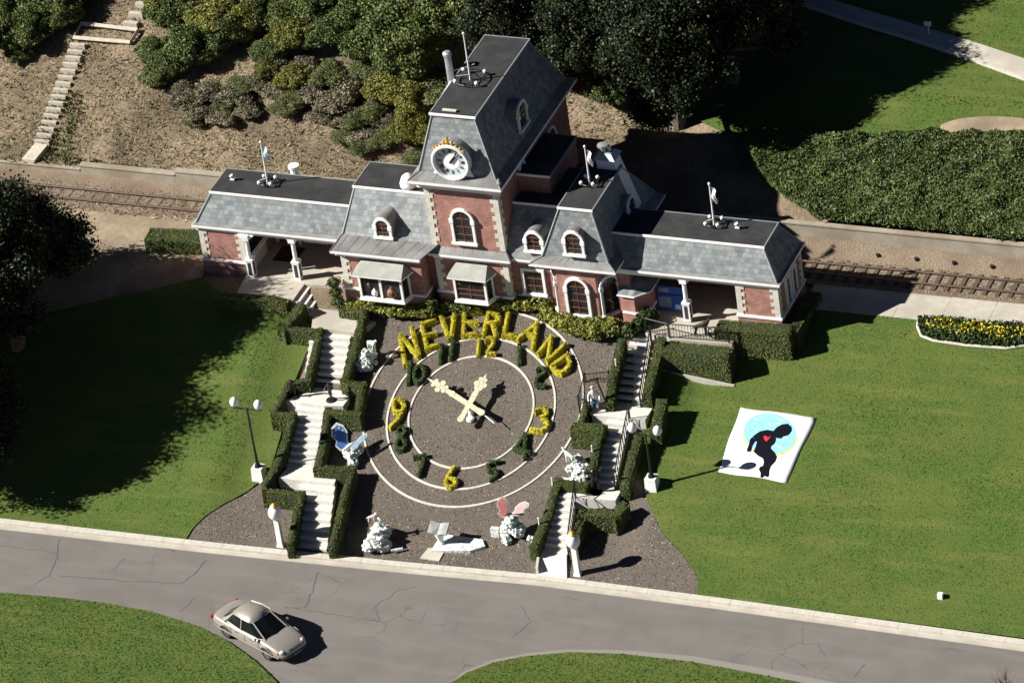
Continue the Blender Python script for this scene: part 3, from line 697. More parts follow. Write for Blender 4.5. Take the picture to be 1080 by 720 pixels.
f = boxbay(-8.25, -5.78, 1.32, 1.94, .72, 2.0, 2, 0, 0)
boxbay(-3.6, -1.72, 1.95, 2.53, .72, 2.0, 1, 2, 4)
# window display shapes seen through the big box bay and the turret bay
for (xx, yy, zz, r_, mm, nm) in ((-6.55, 1.42, .95, .26, 'door_wood', 'display_figure'), (-7.45, 1.42, .9, .17, 'white', 'display_figure'), (-7.7, 1.42, 1.35, .1, 'muntin', 'display_figure')):
    mb = MB(); mb.lathe((xx, yy, zz), [(r_*.5, -.15), (r_, 0), (r_*.9, r_*.8), (r_*.45, r_*1.3), (.03, r_*1.9)], 10); o = mb.build(nm, mm, f); o.scale = (1, 1, 1)
# --- tower clock
CX, CZ, CY = -2.93, 8.1, 2.55
ck = MB(); n_ = 24
ck.extr([(CX-.95, CY+.05, 7.3), (CX+.95, CY+.05, 7.3), (CX+.86, CY+.05, 8.0), (CX+.9*cos(.1), CY+.05, 8.2)]+[(CX+.93*cos(pi*i/n_), CY+.05, CZ+.93*sin(pi*i/n_)) for i in range(n_+1)]+[(CX-.86, CY+.05, 8.0)], (0, 1.15, 0))
CK = ck.build('clock_dormer', 'metal_roof', ST)
mb = MB(); mb.extr([(CX-1.02, CY-.02, 7.32), (CX+1.02, CY-.02, 7.32), (CX+.9, CY-.02, 7.6), (CX+.85, CY-.02, 8.0), (CX-.85, CY-.02, 8.0), (CX-.9, CY-.02, 7.6)], (0, .1, 0)); mb.build('clock_base', 'white', CK)
def ring(mb, cx, cz, y0, y1, r0, r1, n=36):
    V = []
    for i in range(n):
        a = 2*pi*i/n
        for r, y in ((r0, y0), (r1, y0), (r1, y1), (r0, y1)): V.append((cx+r*cos(a), y, cz+r*sin(a)))
    F = []
    for i in range(n):
        j = (i+1) % n
        for k in range(4): F.append((4*i+k, 4*j+k, 4*j+(k+1) % 4, 4*i+(k+1) % 4))
    mb.add(V, F)
mb = MB(); ring(mb, CX, CZ, CY-.19, CY+.12, .80, .97); ring(mb, CX, CZ, CY-.24, CY-.18, .85, .93); mb.build('clock_surround', 'white', CK)
def disc(mb, cx, cz, y, r, n=36, t=.02): mb.extr([(cx+r*cos(2*pi*i/n), y, cz+r*sin(2*pi*i/n)) for i in range(n)], (0, t, 0))
mb = MB(); disc(mb, CX, CZ, CY-.03, .80); mb.build('clock_dial_outer', 'grey_trim', CK)
mb = MB(); disc(mb, CX, CZ, CY-.045, .76); mb.build('clock_dial', 'dial', CK)
mb = MB(); disc(mb, CX, CZ, CY-.055, .42); mb.build('clock_dial_centre', 'white', CK)
mb = MB()
for t, k in enumerate((3, 1, 2, 3, 2, 1, 2, 3, 4, 2, 1, 2)):
    a = pi/2-2*pi*t/12; er = np.array([cos(a), 0, sin(a)]); et = np.array([-sin(a), 0, cos(a)])
    for q in range(k):
        o_ = np.array([CX, CY-.06, CZ])+er*.5+et*(q-(k-1)/2)*.055
        mb.obox(o_, et, np.array([0, -1, 0]), er, -.014, .014, 0, .01, 0, .19)
mb.build('clock_numerals', 'black_paint', CK)
mb = MB()
for a, L, wd in ((radians(90-35), .62, .03), (radians(90-38), .38, .05)):
    er = np.array([cos(a), 0, sin(a)]); et = np.array([-sin(a), 0, cos(a)]); mb.obox((CX, CY-.08-(wd-.03), CZ), et, np.array([0, -1, 0]), er, -wd, wd, 0, .015, -.1, L)
mb.build('clock_hands', 'black_paint', CK)
mb = MB()
for a_ in np.linspace(-.8, .8, 9):
    r = 1.03; hgt = .10+.36*max(0, 1-abs(a_)/.35); mb.lathe((CX+r*sin(a_), CY-.12, CZ+r*cos(a_)-.06), [(.06, 0), (.085, hgt*.35), (.05, hgt*.6), (.07, hgt*.75), (.015, hgt)], 7)
mb.tube([(CX+.97*sin(a_), CY-.03, CZ+.97*cos(a_)) for a_ in np.linspace(-.95, .95, 14)], .035, 6); mb.build('gold_crest', 'gold', CK)
# --- porch columns
def column(x, y):
    mb = MB(); mb.box(x-.17, x+.17, y-.17, y+.17, 0, .95); mb.box(x-.2, x+.2, y-.2, y+.2, .95, 1.02)
    mb.lathe((x, y, 1.02), [(.13, 0), (.12, .1), (.105, .2), (.1, 1.05), (.13, 1.1)], 12); mb.box(x-.17, x+.17, y-.17, y+.17, 2.1, 2.4)
    for s_ in (-1, 1): mb.add([(x+s_*.17, y-.06, 2.1), (x+s_*.17, y+.06, 2.1), (x+s_*.42, y+.06, 2.36), (x+s_*.42, y-.06, 2.36), (x+s_*.17, y-.06, 2.38), (x+s_*.17, y+.06, 2.38)], [(0, 1, 2, 3), (3, 2, 5, 4), (0, 3, 4), (1, 5, 2), (0, 4, 5, 1)])
    c = mb.build('porch_column', 'white', ST)
    mb = MB()
    for s_ in (-1, 1): mb.box(x-.09, x+.09, y+s_*.172-.004, y+s_*.172+.004, .14, .86); mb.box(x+s_*.172-.004, x+s_*.172+.004, y-.09, y+.09, .14, .86)
    mb.build('column_panel', 'dark_panel', c)
column(-12.36, 3.25); column(7.68, 3.25); column(-14.72, 3.05)
# porch side partition with window and cream panel, and the door
mb = MB(); mb.box(-14.93, -14.86, 3.3, 5.2, 0, .95); mb.box(-14.93, -14.84, 3.3, 3.42, .95, 2.4); mb.box(-14.93, -14.84, 5.05, 5.2, .95, 2.4); P_ = mb.build('porch_partition', 'cream', ST)
mb = MB(); mb.box(-14.91, -14.87, 3.42, 5.05, .95, 2.4); mb.build('pane', 'glass', P_)
mb = MB(); mb.box(-14.6, -13.6, 6.1, 6.19, .02, 2.1); D_ = mb.build('door', 'door_wood', ST)
mb = MB(); mb.ball((-13.75, 6.05, 1.0), .05); mb.build('handle', 'gold', D_)
mb = MB(); mb.box(-13.6, -13.45, 6.08, 6.19, 0, 2.3); mb.box(-14.8, -14.6, 6.08, 6.19, 0, 2.3); mb.build('door_frame', 'white', D_)
# --- roof things fixed to the building: flue, dome vent, white chimney
fl = MB(); fx, fy = -4.72, 7.45; fl.tube([(fx, fy, 8.6), (fx, fy, 10.75)], .17, 14); F_ = fl.build('flue_pipe', 'galv', ST, smooth=False)
mb = MB(); mb.lathe((fx, fy, 10.72), [(.2, 0), (.22, .05), (.22, .16), (.15, .22), (.02, .25)], 16); mb.build('flue_cap', 'galv', F_)
mb = MB(); mb.tube([(fx+.15, fy, 9.9), (fx+1.2, fy+.3, 10.2)], .03, 6); mb.build('flue_brace', 'galv', F_)
mb = MB(); mb.tube([(-4.3, 5.2, 9.75), (-4.35, 6.7, 9.75)], .075, 8); mb.build('roof_pipe', 'white', ST)
mb = MB(); mb.lathe((-6.35, 4.55, 5.12), [(.42, 0), (.42, .2), (.34, .28), (.36, .36), (.3, .5), (.16, .62), (.02, .68)], 18); mb.build('dome_vent', 'white', ST, smooth=True)
mb = MB(); mb.box(2.62, 3.5, 6.45, 7.25, 3.5, 6.35); C_ = mb.build('white_chimney', 'white', ST)
mb = MB(); mb.frustum((2.52, 3.6, 6.35, 7.35), (2.75, 3.35, 6.6, 7.1), 6.352, 6.6, True); mb.build('chimney_cap', 'galv', C_)
mb = MB(); mb.lathe((2.9, 6.8, 6.6), [(.14, 0), (.14, .25), (.26, .29), (.26, .37), (.03, .41)], 14); mb.tube([(3.2, 6.9, 6.58), (3.2, 6.9, 6.9)], .08, 10); mb.build('chimney_pots', 'galv', C_)
mb = MB(); mb.add([(3.503, 6.45, 3.6), (3.503, 7.25, 3.6), (3.503, 7.25, 6.2), (3.503, 6.45, 6.2), (4.3, 6.45, 3.6), (4.3, 7.25, 3.6)], [(0, 1, 2, 3), (0, 3, 4), (1, 5, 2), (3, 2, 5, 4), (0, 4, 5, 1)]); mb.build('chimney_shoulder', 'white', C_)
mb = MB(); mb.box(-3.55, -2.85, 3.62, 3.78, 10.12, 10.17); mb.build('roof_plank', 'cream', ST)

# ------------------------------------------------------------------ flag poles with iron crowns, roof spotlights
def flagpole(x, y, z, h, label, ring_r=.42, flag=True, grp='flag poles on the station roofs'):
    t = thing('flagpole', (x, y, z), label, 'flagpole', grp)
    mb = MB(); mb.tube([(x, y, z), (x, y, z+h)], [.05, .03], 8); mb.ball((x, y, z+h+.04), .07, 8); mb.build('pole', 'white', t)
    mb = MB(); pts = [(x+ring_r*cos(2*pi*i/16), y+ring_r*sin(2*pi*i/16), z+.14) for i in range(17)]; mb.tube(pts, .03, 5)
    for i in range(6):
        a = 2*pi*i/6; mb.tube([(x, y, z+.3), (x+ring_r*cos(a), y+ring_r*sin(a), z+.14), (x+ring_r*cos(a), y+ring_r*sin(a), z)], .02, 4)
    mb.build('base_ring', 'iron', t)
    for i in range(4):
        a = pi/4+pi/2*i; c = (x+ring_r*1.02*cos(a), y+ring_r*1.02*sin(a), z+.12)
        mb = MB(); mb.lathe(c, [(.05, -.02), (.09, .03), (.1, .12), (.04, .17)], 8); mb.build('spotlight', 'white', t)
    if flag:
        mb = MB(); V = []; F = []; n = 7
        for i in range(n):
            for j in range(3):
                V.append((x+.05+.11*j+.04*sin(i*1.3+j), y+.05*sin(i*.9+j*1.7), z+h-.12-i*.13-j*.09))
        for i in range(n-1):
            for j in range(2): a = i*3+j; F.append((a, a+1, a+4, a+3))
        V2 = [(p[0], p[1]+.015, p[2]) for p in V]; k = len(V); F += [tuple(q+k for q in reversed(f)) for f in F]
        mb.add(V+V2, F); mb.build('flag', 'pale_blue' if flag == 'b' else 'white', t)
    return t
flagpole(-14.04, 4.93, 4.18, 2.3, 'white flagpole with drooping pale blue flag on the left wing roof', flag='b')
flagpole(2.76, 5.1, 5.86, 2.0, 'white flagpole with limp white flag on the small turret roof')
flagpole(8.74, 5.2, 4.18, 2.2, 'white flagpole with furled white flag on the right wing roof')
flagpole(-3.25, 6.5, 10.1, 2.5, 'bare tall white mast on the black tower roof', .75, False)
def spot(x, y, z, label):
    t = thing('roof_spotlight', (x, y, z), label, 'spotlight'); mb = MB(); mb.box(x-.12, x+.1, y-.1, y+.1, z, z+.04); mb.build('bracket', 'white', t)
    mb = MB(); mb.tube([(x+.04, y, z+.04), (x-.05, y-.05, z+.25)], [.05, .1], 8); mb.build('lamp_head', 'white', t)
spot(-15.9, 4.95, 4.2, 'small white spotlight near the left end of the left wing roof'); spot(9.95, 5.1, 4.2, 'small white spotlight right of the flagpole on the right wing roof')
mb = MB(); mb.lathe((-13.15, 6.15, 4.1), [(.2, 0), (.2, .3), (.28, .32), (.28, .45), (.03, .5)], 12); o = mb.build('roof_cowl', 'white'); tag(o, 'white round vent cowl at the back edge of the left wing roof', 'roof vent')

# ------------------------------------------------------------------ porch floors, paths, stairs
mb = MB(); mb.prism([(-15.1, 3.2), (-14.9, 1.42), (-11.9, 1.45), (-11.9, 2.82), (-9.2, 2.95), (-9.2, 6.2), (-15.1, 6.2)], -1.4, -.001)
tag(mb.build('porch_floor', 'concrete'), kind='structure')
mb = MB()
for i in range(3):
    mb.box(-11.9+i*.3, -11.6+i*.3, 1.45, 2.8, -1.4, -.13*(i+1)+.002)
tag(mb.build('porch_steps', 'stair_concrete'), 'three white steps from the left porch down to the garden path', 'steps')
mb = MB(); mb.prism([(-11.0, 2.8), (-9.4, 2.9), (-8.95, 2.2), (-8.75, 1.6), (-8.45, 1.3), (-7.55, 1.15), (-8.2, .1), (-10.45, .1), (-10.8, 1.1), (-11.9, .9), (-11.9, 1.44), (-11.0, 1.44)], -1.9, -.55)
tag(mb.build('garden_path', 'concrete'), kind='structure')
mb = MB(); mb.box(-14.3, -13.1, 4.5, 5.8, .003, .025); tag(mb.build('door_mat', 'mat_red'), 'dark red mat on the left porch floor before the wooden door', 'mat')
mb = MB(); mb.prism([(4.4, 3.4), (5.9, 3.2), (6.0, 1.9), (7.3, 1.6), (10.35, 1.75), (10.35, 6.2), (4.4, 6.2)], -1.4, -.04); tag(mb.build('porch_floor', 'concrete'), kind='structure')
def flight(par, x0, x1, X0, X1, yt, yb, zt, zb, n):
    """x0,x1 at the top; X0,X1 at the bottom"""
    mb = MB()
    for i in range(n):
        a, b = i/n, (i+1)/n; ya = yt+(yb-yt)*a; y1 = yt+(yb-yt)*b; z = zt+(zb-zt)*(i+1)/n+(zt-zb)/n*0
        xa, xb = x0+(X0-x0)*a, x1+(X1-x1)*a; xc, xd = x0+(X0-x0)*b, x1+(X1-x1)*b
        mb.prism([(xa, ya), (xb, ya), (xd, y1+.012), (xc, y1+.012)], zb-1.2, z)
        mb.prism([(xc-.0, y1-.03), (xd+.0, y1-.03), (xd, y1-.035-.03+.03), (xc, y1-.06)], z-.07, z+.008) if False else None
    return mb.build('flight', 'stair_concrete', par)
def landing(par, poly, z, n=None):
    mb = MB(); mb.prism(poly, z-1.5, z); return mb.build('landing', 'stair_concrete', par)
LS = thing('garden_staircase', (-8.5, -5, -3.5), 'pale concrete staircase with two landings left of the flower clock, hedges on both sides', 'staircase')
flight(LS, -10.5, -8.4, -10.2, -8.3, .1, -2.25, -.55, -2.3, 8)
landing(LS, [(-10.7, -2.25), (-7.55, -2.25), (-7.6, -3.45), (-8.5, -3.6), (-9.8, -3.6), (-10.75, -3.45)], -2.3)
flight(LS, -9.95, -8.5, -9.65, -8.15, -3.6, -6.3, -2.3, -4.05, 9)
landing(LS, [(-9.5, -6.3), (-6.9, -6.3), (-6.75, -7.2), (-8.4, -7.25), (-9.6, -7.25)], -4.05)
flight(LS, -8.5, -6.72, -7.65, -5.95, -7.2, -10.55, -4.05, -5.36, 7)
RS = thing('garden_staircase', (6, -4, -3), 'pale concrete staircase with iron railing right of the flower clock', 'staircase')
landing(RS, [(5.1, 3.0), (6.5, 3.0), (6.5, 1.75), (5.2, 1.75)], -.3)
flight(RS, 5.25, 6.3, 5.5, 6.75, 1.75, -1.5, -.3, -1.86, 9)
landing(RS, [(4.5, -1.5), (7.35, -1.4), (7.35, -2.45), (6.6, -2.5), (4.7, -2.5)], -1.86)
flight(RS, 5.5, 6.55, 5.6, 6.75, -2.5, -5.6, -1.86, -3.68, 10)
landing(RS, [(4.1, -5.6), (7.1, -5.6), (7.1, -6.4), (5.2, -6.55), (4.0, -6.55)], -3.68)
flight(RS, 4.05, 5.15, 4.35, 5.6, -6.55, -9.1, -3.68, -4.98, 8)
mb = MB(); mb.prism([(4.3, -9.1), (5.55, -9.1), (6.0, KY(5.5)), (4.62, KY(5))], -5.9, [-4.98, -4.98, -5.36, -5.36]); mb.build('foot_path', 'stair_concrete', RS)
mb = MB(); mb.prism([(4.16, -9.2), (4.28, -9.2), (4.6, KY(5)+.05), (4.48, KY(5)+.05)], -5.8, -5.0); mb.build('side_kerb', 'kerb', RS)
# iron railings
def railing(label, pts, h=.85, step=.16, lattice=True):
    t = thing('iron_railing', pts[0], label, 'railing')
    mb = MB(); mb.tube([(p[0], p[1], p[2]+h) for p in pts], .028, 5); mb.tube([(p[0], p[1], p[2]+.1) for p in pts], .018, 5); mb.build('rail', 'iron', t)
    ba = MB()
    for a, b in zip(pts[:-1], pts[1:]):
        a = np.array(a); b = np.array(b); L = np.linalg.norm(b-a); n = max(1, int(L/step))
        MB().box(a[0]-.03, a[0]+.03, a[1]-.03, a[1]+.03, a[2]-.1, a[2]+h+.1).build('post', 'iron', t)
        for i in range(n):
            p = a+(b-a)*(i+.5)/n; q = a+(b-a)*min(1, (i+1.5)/n)
            if lattice and i % 2 == 0: ba.tube([(*p[:2], p[2]+.1), (*q[:2], q[2]+h)], .012, 4); ba.tube([(*q[:2], q[2]+.1), (*p[:2], p[2]+h)], .012, 4)
            else: ba.tube([(*p[:2], p[2]+.1), (*p[:2], p[2]+h)], .012, 4)
    b = np.array(pts[-1]); MB().box(b[0]-.03, b[0]+.03, b[1]-.03, b[1]+.03, b[2]-.1, b[2]+h+.1).build('post', 'iron', t)
    ba.build('balusters', 'iron', t)
railing('black iron railing up the right side of the upper flight of the right staircase', [(6.35, 1.7, -.42), (6.8, -1.5, -1.98), (7.35, -1.45, -1.98)])
railing('black iron railing up the right side of the middle flight of the right staircase', [(6.6, -2.45, -1.98), (6.8, -5.6, -3.75), (7.1, -5.65, -3.75)])
railing('black iron railing up the right side of the lowest flight of the right staircase', [(5.2, -6.5, -3.75), (5.65, -9.1, -5.1)])
railing('black iron cage railing round the painted statue left of the right staircase', [(4.55, -2.5, -1.98), (4.0, -2.2, -2.0), (3.7, -.5, -1.9), (4.9, -.4, -1.7)], lattice=False)
railing('black iron railing along the front edge of the right porch', [(6.0, 1.95, -.05), (7.3, 1.68, -.05), (10.2, 1.8, -.05)], .8, .14, False)

# ------------------------------------------------------------------ hedges
def hedge_mesh(pts, w_, h, closed=False, dens=800, leaf=.05, lm='lf_hedge', z=None, base=None, ext=.5):
    """pts: plan points of the hedge top's centre line. returns V,F,midx"""
    P = [np.array(p[:2], float) for p in pts]; parts = []; mi = []
    for k, (a, b) in enumerate(zip(P[:-1], P[1:])):
        L = np.hypot(*(b-a)); t = (b-a)/L; n = np.array([-t[1], t[0]])
        a2 = a-t*w_*ext; b2 = b+t*w_*ext; L2 = L+2*w_*ext
        m = max(2, int(L2/.3)); rows = []
        for i in range(m+1):
            c = a2+(b2-a2)*i/m; g = G(*c); zt = (g+h) if z is None else z; zb = g-.15 if base is None else base
            j = lambda: rng.normal(0, .010)
            rows.append([(*(c-n*w_*.48), zb), (*(c-n*(w_*.5+j())), zt-.12), (*(c-n*w_*.40), zt+j()), (*(c+n*w_*.40), zt+j()), (*(c+n*(w_*.5+j())), zt-.12), (*(c+n*w_*.48), zb)])
        V = np.array(rows).reshape(-1, 3); F = []
        for i in range(m):
            for q in range(5): F.append((i*6+q, i*6+q+1, i*6+6+q+1, i*6+6+q))
        for i in (0, m): F += [(i*6, i*6+1, i*6+4, i*6+5), (i*6+1, i*6+2, i*6+3, i*6+4)]
        F = np.array(F); parts.append((V, F)); mi += [0]*len(F)
        # leaves on top and sides
        for side, ar in (('t', L2*w_), ('l', L2*h), ('r', L2*h), ('e', w_*h*2)):
            N_ = int(ar*dens)
            if N_ < 1: continue
            s_ = rng.random(N_)*L2; o = (rng.random(N_)-.5)*w_; q = rng.random(N_)
            if side == 't': nrm = np.tile([0, 0, 1.], (N_, 1)); zf = np.ones(N_)
            elif side in 'lr':
                sg = 1 if side == 'l' else -1; o = np.full(N_, sg*w_*.5); nrm = np.tile([n[0]*sg, n[1]*sg, .25], (N_, 1)); zf = q
            else: e = rng.integers(0, 2, N_); s_ = e*L2; nrm = np.stack([t[0]*(2*e-1), t[1]*(2*e-1), 0*e+.2], 1); zf = q
            xy = a2+t*s_[:, None]+n*o[:, None]; cl = a2+t*s_[:, None]; g = ground(cl[:, 0], cl[:, 1]); zt = (g+h) if z is None else np.full(N_, z); zb = (g-.05) if base is None else np.full(N_, base)
            Pp = np.c_[xy, zb+(zt-zb)*zf]+rng.normal(0, .011, (N_, 3))
            parts.append(cards(Pp, leaf, nrm, .38)); mi += [1]*N_
    V, F = joined(parts); return V, F, mi
def hedge(name, pts, w_, h, label, cat='hedge', lm='lf_hedge', group=None, **k):
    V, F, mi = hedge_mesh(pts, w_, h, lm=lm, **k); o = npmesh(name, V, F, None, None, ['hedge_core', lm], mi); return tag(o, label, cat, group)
def ph(pts, h): return [at(px, py, h)[:2] for px, py in pts]
hedge('hedge', ph([(300, 343), (315, 326)], .7), .6, .75, 'short clipped hedge at the top left of the left staircase beside the porch corner')
hedge('hedge', ph([(238, 312), (298, 318)], .6), .55, .6, 'low dark hedge in tree shade along the front of the left porch')
hedge('hedge', ph([(297, 344), (337, 350), (331, 376), (324, 401), (305, 405), (290, 432)], .75), .33, .8, 'stepped clipped hedge left of the upper flight of the left staircase')
hedge('hedge', ph([(290, 437), (309, 438), (299, 470), (290, 493), (280, 509)], .8), .33, .85, 'stepped clipped hedge left of the middle flight of the left staircase')
hedge('hedge', ph([(281, 518), (318, 521), (313, 540), (306, 572)], .8), .33, .85, 'clipped hedge left of the lowest flight, ending at the white urn post')
hedge('hedge', ph([(383, 330), (378, 352), (364, 401), (368, 404), (382, 407), (377, 436)], .75), .36, .8, 'clipped hedge between the upper left flight and the deer statue')
hedge('hedge', ph([(377, 437), (346, 434), (342, 462), (335, 492)], .8), .36, .85, 'clipped hedge between the middle left flight and the blue butterfly')
hedge('hedge', ph([(335, 493), (371, 495), (364, 520), (350, 574)], .8), .34, .85, 'clipped hedge right of the lowest left flight, above the white rocks')
hedge('hedge', ph([(362, 326), (372, 328), (384, 329)], .5), .35, .55, 'low square hedge between the path and the big box window')
hedge('hedge', ph([(655, 362), (645, 403), (643, 422)], .8), .4, .85, 'clipped hedge left of the upper flight of the right staircase')
hedge('hedge', ph([(622, 417), (613, 442)], .8), .3, .8, 'thin clipped hedge left of the iron cage with the painted statue')
hedge('hedge', ph([(610, 450), (632, 452)], .9), .62, .95, 'square hedge block below the iron cage, right of the numeral three')
hedge('hedge', ph([(631, 460), (624, 500), (617, 511), (590, 508)], .8), .34, .85, 'clipped hedge left of the middle right flight, behind the white horse rocks')
hedge('hedge', ph([(588, 508), (577, 545), (564, 574)], .75), .4, .8, 'clipped hedge left of the lowest right flight beside the pink butterfly')
hedge('hedge', ph([(697, 360), (689, 390), (683, 412)], .8), .42, .85, 'clipped hedge right of the upper right flight behind its railing')
hedge('hedge', ph([(697, 428), (692, 452)], .8), .5, .9, 'short hedge block right of the double globe lamp by the landing')
hedge('hedge', ph([(673, 462), (666, 485), (660, 508)], .8), .42, .85, 'clipped hedge right of the middle right flight behind its railing')
hedge('hedge', ph([(617, 541), (650, 541), (655, 536)], .8), .6, .85, 'broad clipped hedge at the foot of the middle right flight')
hedge('hedge', ph([(614, 545), (609, 560), (605, 573)], .8), .36, .85, 'short clipped hedge right of the lowest right flight above the white urn post')
hedge('hedge', [(7.35, .95), (10.1, 1.05)], .95, .85, 'long low box hedge on the lawn before the right porch', z=-.05)
hedge('hedge', [(9.9, 2.45), (12.6, 2.6)], .95, 1.2, 'tall square hedge under the right brick pier', z=.45, base=-1.0)
hedge('hedge', [(12.95, 3.1), (13.0, 5.6)], .75, 1.0, 'shaded tall hedge along the right end wall of the station', z=.4, base=-1.0)
hedge('hedge', ph([(167, 249), (203, 250)], .7), 1.1, .8, 'rounded dark box hedge on the dirt yard left of the station')
mb = MB(); mb.prism([(7.0, .36), (10.75, .46), (10.75, .54), (7.0, .44)], [G(7, .4)-.2, G(10.7, .5)-.2]*1+[G(10.7, .5)-.2, G(7, .4)-.2], [G(7, .4)+.12, G(10.7, .5)+.12, G(10.7, .5)+.12, G(7, .4)+.12]); tag(mb.build('hedge_edging', 'kerb'), 'white edging strip under the long low box hedge', 'edging')

# soft bushes
def blob(centers, radii, n, leaf, lm, name, parent=None, core=True, squash=1., shell=.82, seed=None):
    r = np.random.default_rng(seed if seed is not None else int(rng.integers(1e9))); parts = []; mi = []
    for c, ra in zip(centers, radii):
        d = r.normal(size=(n, 3)); d /= np.linalg.norm(d, axis=1)[:, None]; d[:, 2] = np.abs(d[:, 2])*1.0-.25*(r.random(n) < .35)
        bump = 1+.16*np.sin(d[:, 0]*5+c[0]*3)*np.sin(d[:, 1]*5+c[1])+.1*np.sin(d[:, 2]*9+c[0])
        P = np.array(c)+d*np.array([ra, ra, ra*squash])*(bump*(shell+(1-shell)*r.random(n)))[:, None]
        parts.append(cards(P, leaf, d, .9, r=r)); mi += [1]*n
        if core:
            V = []; F = []
            for i in range(7):
                for j in range(10):
                    th = pi*i/6; ph_ = 2*pi*j/10; dd = np.array([sin(th)*cos(ph_), sin(th)*sin(ph_), cos(th)])
                    V.append(np.array(c)+dd*np.array([ra, ra, ra*squash])*(.8 if core is True else core))
            for i in range(6):
                for j in range(10): F.append((i*10+j, i*10+(j+1) % 10, i*10+10+(j+1) % 10, i*10+10+j))
            parts.append((np.array(V), np.array(F))); mi += [0]*len(F)
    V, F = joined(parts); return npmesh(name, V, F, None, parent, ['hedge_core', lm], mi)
def bush(pxs, r, lm, label, cat='bush', n=700, leaf=.09, squash=.9, name='bush', group=None, up=.6):
    cs = [at(*p, r*.3) for p in pxs]; cs = [(c[0], c[1], G(c[0], c[1])+r*up*squash) for c in cs]
    return tag(blob(cs, [r*(.85+.3*random.random()) for _ in cs], n, leaf, lm, name, squash=squash), label, cat, group)
bush([(372, 322), (369, 327)], .34, 'lf_lime', 'yellow green bush beside the path at the big box window', n=500, leaf=.08)
bush([(381, 325), (393, 326), (405, 328), (416, 330)], .46, 'lf_lime', 'variegated low bushes under the big box window', n=500, leaf=.08)
bush([(427, 331), (438, 331), (448, 331)], .44, 'lf_lime', 'variegated low bushes right of the big box window', n=480, leaf=.08)
bush([(470, 326), (482, 326), (494, 326), (507, 325)], .4, 'lf_hedge', 'dark low bush under the small box window', n=450, leaf=.07)
bush([(522, 322), (534, 323), (547, 323), (560, 323), (574, 324)], .5, 'lf_lime', 'long pale green bush between the small box window and the bay', n=550, leaf=.09)
bush([(577, 336), (588, 341)], .42, 'lf_lime', 'pale green bush at the left foot of the arched bay', n=600, leaf=.09)
bush([(600, 345), (614, 349), (630, 351), (646, 349)], .62, 'lf_lime', 'large sunlit yellow green shrub under the arched bay windows', n=1700, leaf=.075)
bush([(664, 352), (676, 345), (684, 338)], .5, 'lf_hedge_dark', 'dark shaded shrub at the foot of the low brick bow', n=600, leaf=.09)
bush([(366, 300)], .22, 'lf_redplant', 'small reddish plant at the corner of the porch and the box window', n=300, leaf=.07)
bush([(775, 351), (786, 350)], .35, 'lf_lime', 'small bright bush beside the bronze group on the right porch', n=350, leaf=.08)
def topiary(px, py, rs, label, flat=.75):
    c = at(px, py); z = c[2]; cs = []
    for r in rs: z += r*flat; cs.append((c[0], c[1], z)); z += r*flat*.95
    t = thing('topiary', tuple(c), label, 'topiary'); mb = MB(); mb.tube([c, (c[0], c[1], z-.1)], .05, 6); mb.build('stem', 'bark', t)
    blob(cs, rs, 420, .06, 'lf_hedge', 'foliage', t, squash=flat)
topiary(357, 325, [.36, .33, .36], 'three ball topiary on the path left of the big box window', .85)
topiary(458, 334, [.36, .33, .3], 'three tier flat topiary in the dark corner right of the big box window', .5)
mb = MB(); V_ = at(673, 348)
# ------------------------------------------------------------------ flower clock: edging rings, hedge letters and numerals, hands
CC = None
def fit_circle():
    O = [(611, 421), (601, 365.6), (400, 499), (437.8, 525.6), (484.4, 535.6), (531, 525.6), (564.4, 506.7), (584.4, 487.8), (600, 467.8), (385.5, 438.3), (391, 409.4), (404.5, 384.2), (420, 366), (482, 331), (551, 332), (584.4, 350)]
    k = np.array([at(*p) for p in O]); sl = math.hypot(1, .466)
    q = np.c_[k[:, 0], k[:, 1]*sl]; A = np.c_[2*q, np.ones(len(q))]; s_ = np.linalg.lstsq(A, (q**2).sum(1), rcond=None)[0]
    return s_[0], s_[1]/sl, math.sqrt(s_[2]+s_[0]**2+s_[1]**2), sl
cx0, cy0, R0, SL = fit_circle(); print('clock', cx0, cy0, R0)
for (cx, cy), r, lab in (((cx0, cy0), R0, 'outermost thin white concrete ring around the flower clock'), ((cx0, tuple(at(497.5, 436)[:2])[1]), 4.1, 'middle white ring running under the clock numerals'), ((cx0, tuple(at(498, 435)[:2])[1]), 3.05, 'innermost white ring round the clock hands')):
    mb = MB(); n = 96; V = []; F = []
    for i in range(n):
        a = 2*pi*i/n
        for rr, h in ((r-.05, -.1), (r-.045, .045), (r+.045, .045), (r+.05, -.1)):
            x = cx+rr*cos(a); y = cy+rr*sin(a)/SL; V.append((x, y, G(x, y)+h))
    for i in range(n):
        j = (i+1) % n
        for k in range(3): F.append((4*i+k, 4*j+k, 4*j+k+1, 4*i+k+1))
    mb.add(V, F); tag(mb.build('ring_edging', 'kerb'), lab, 'edging', None)
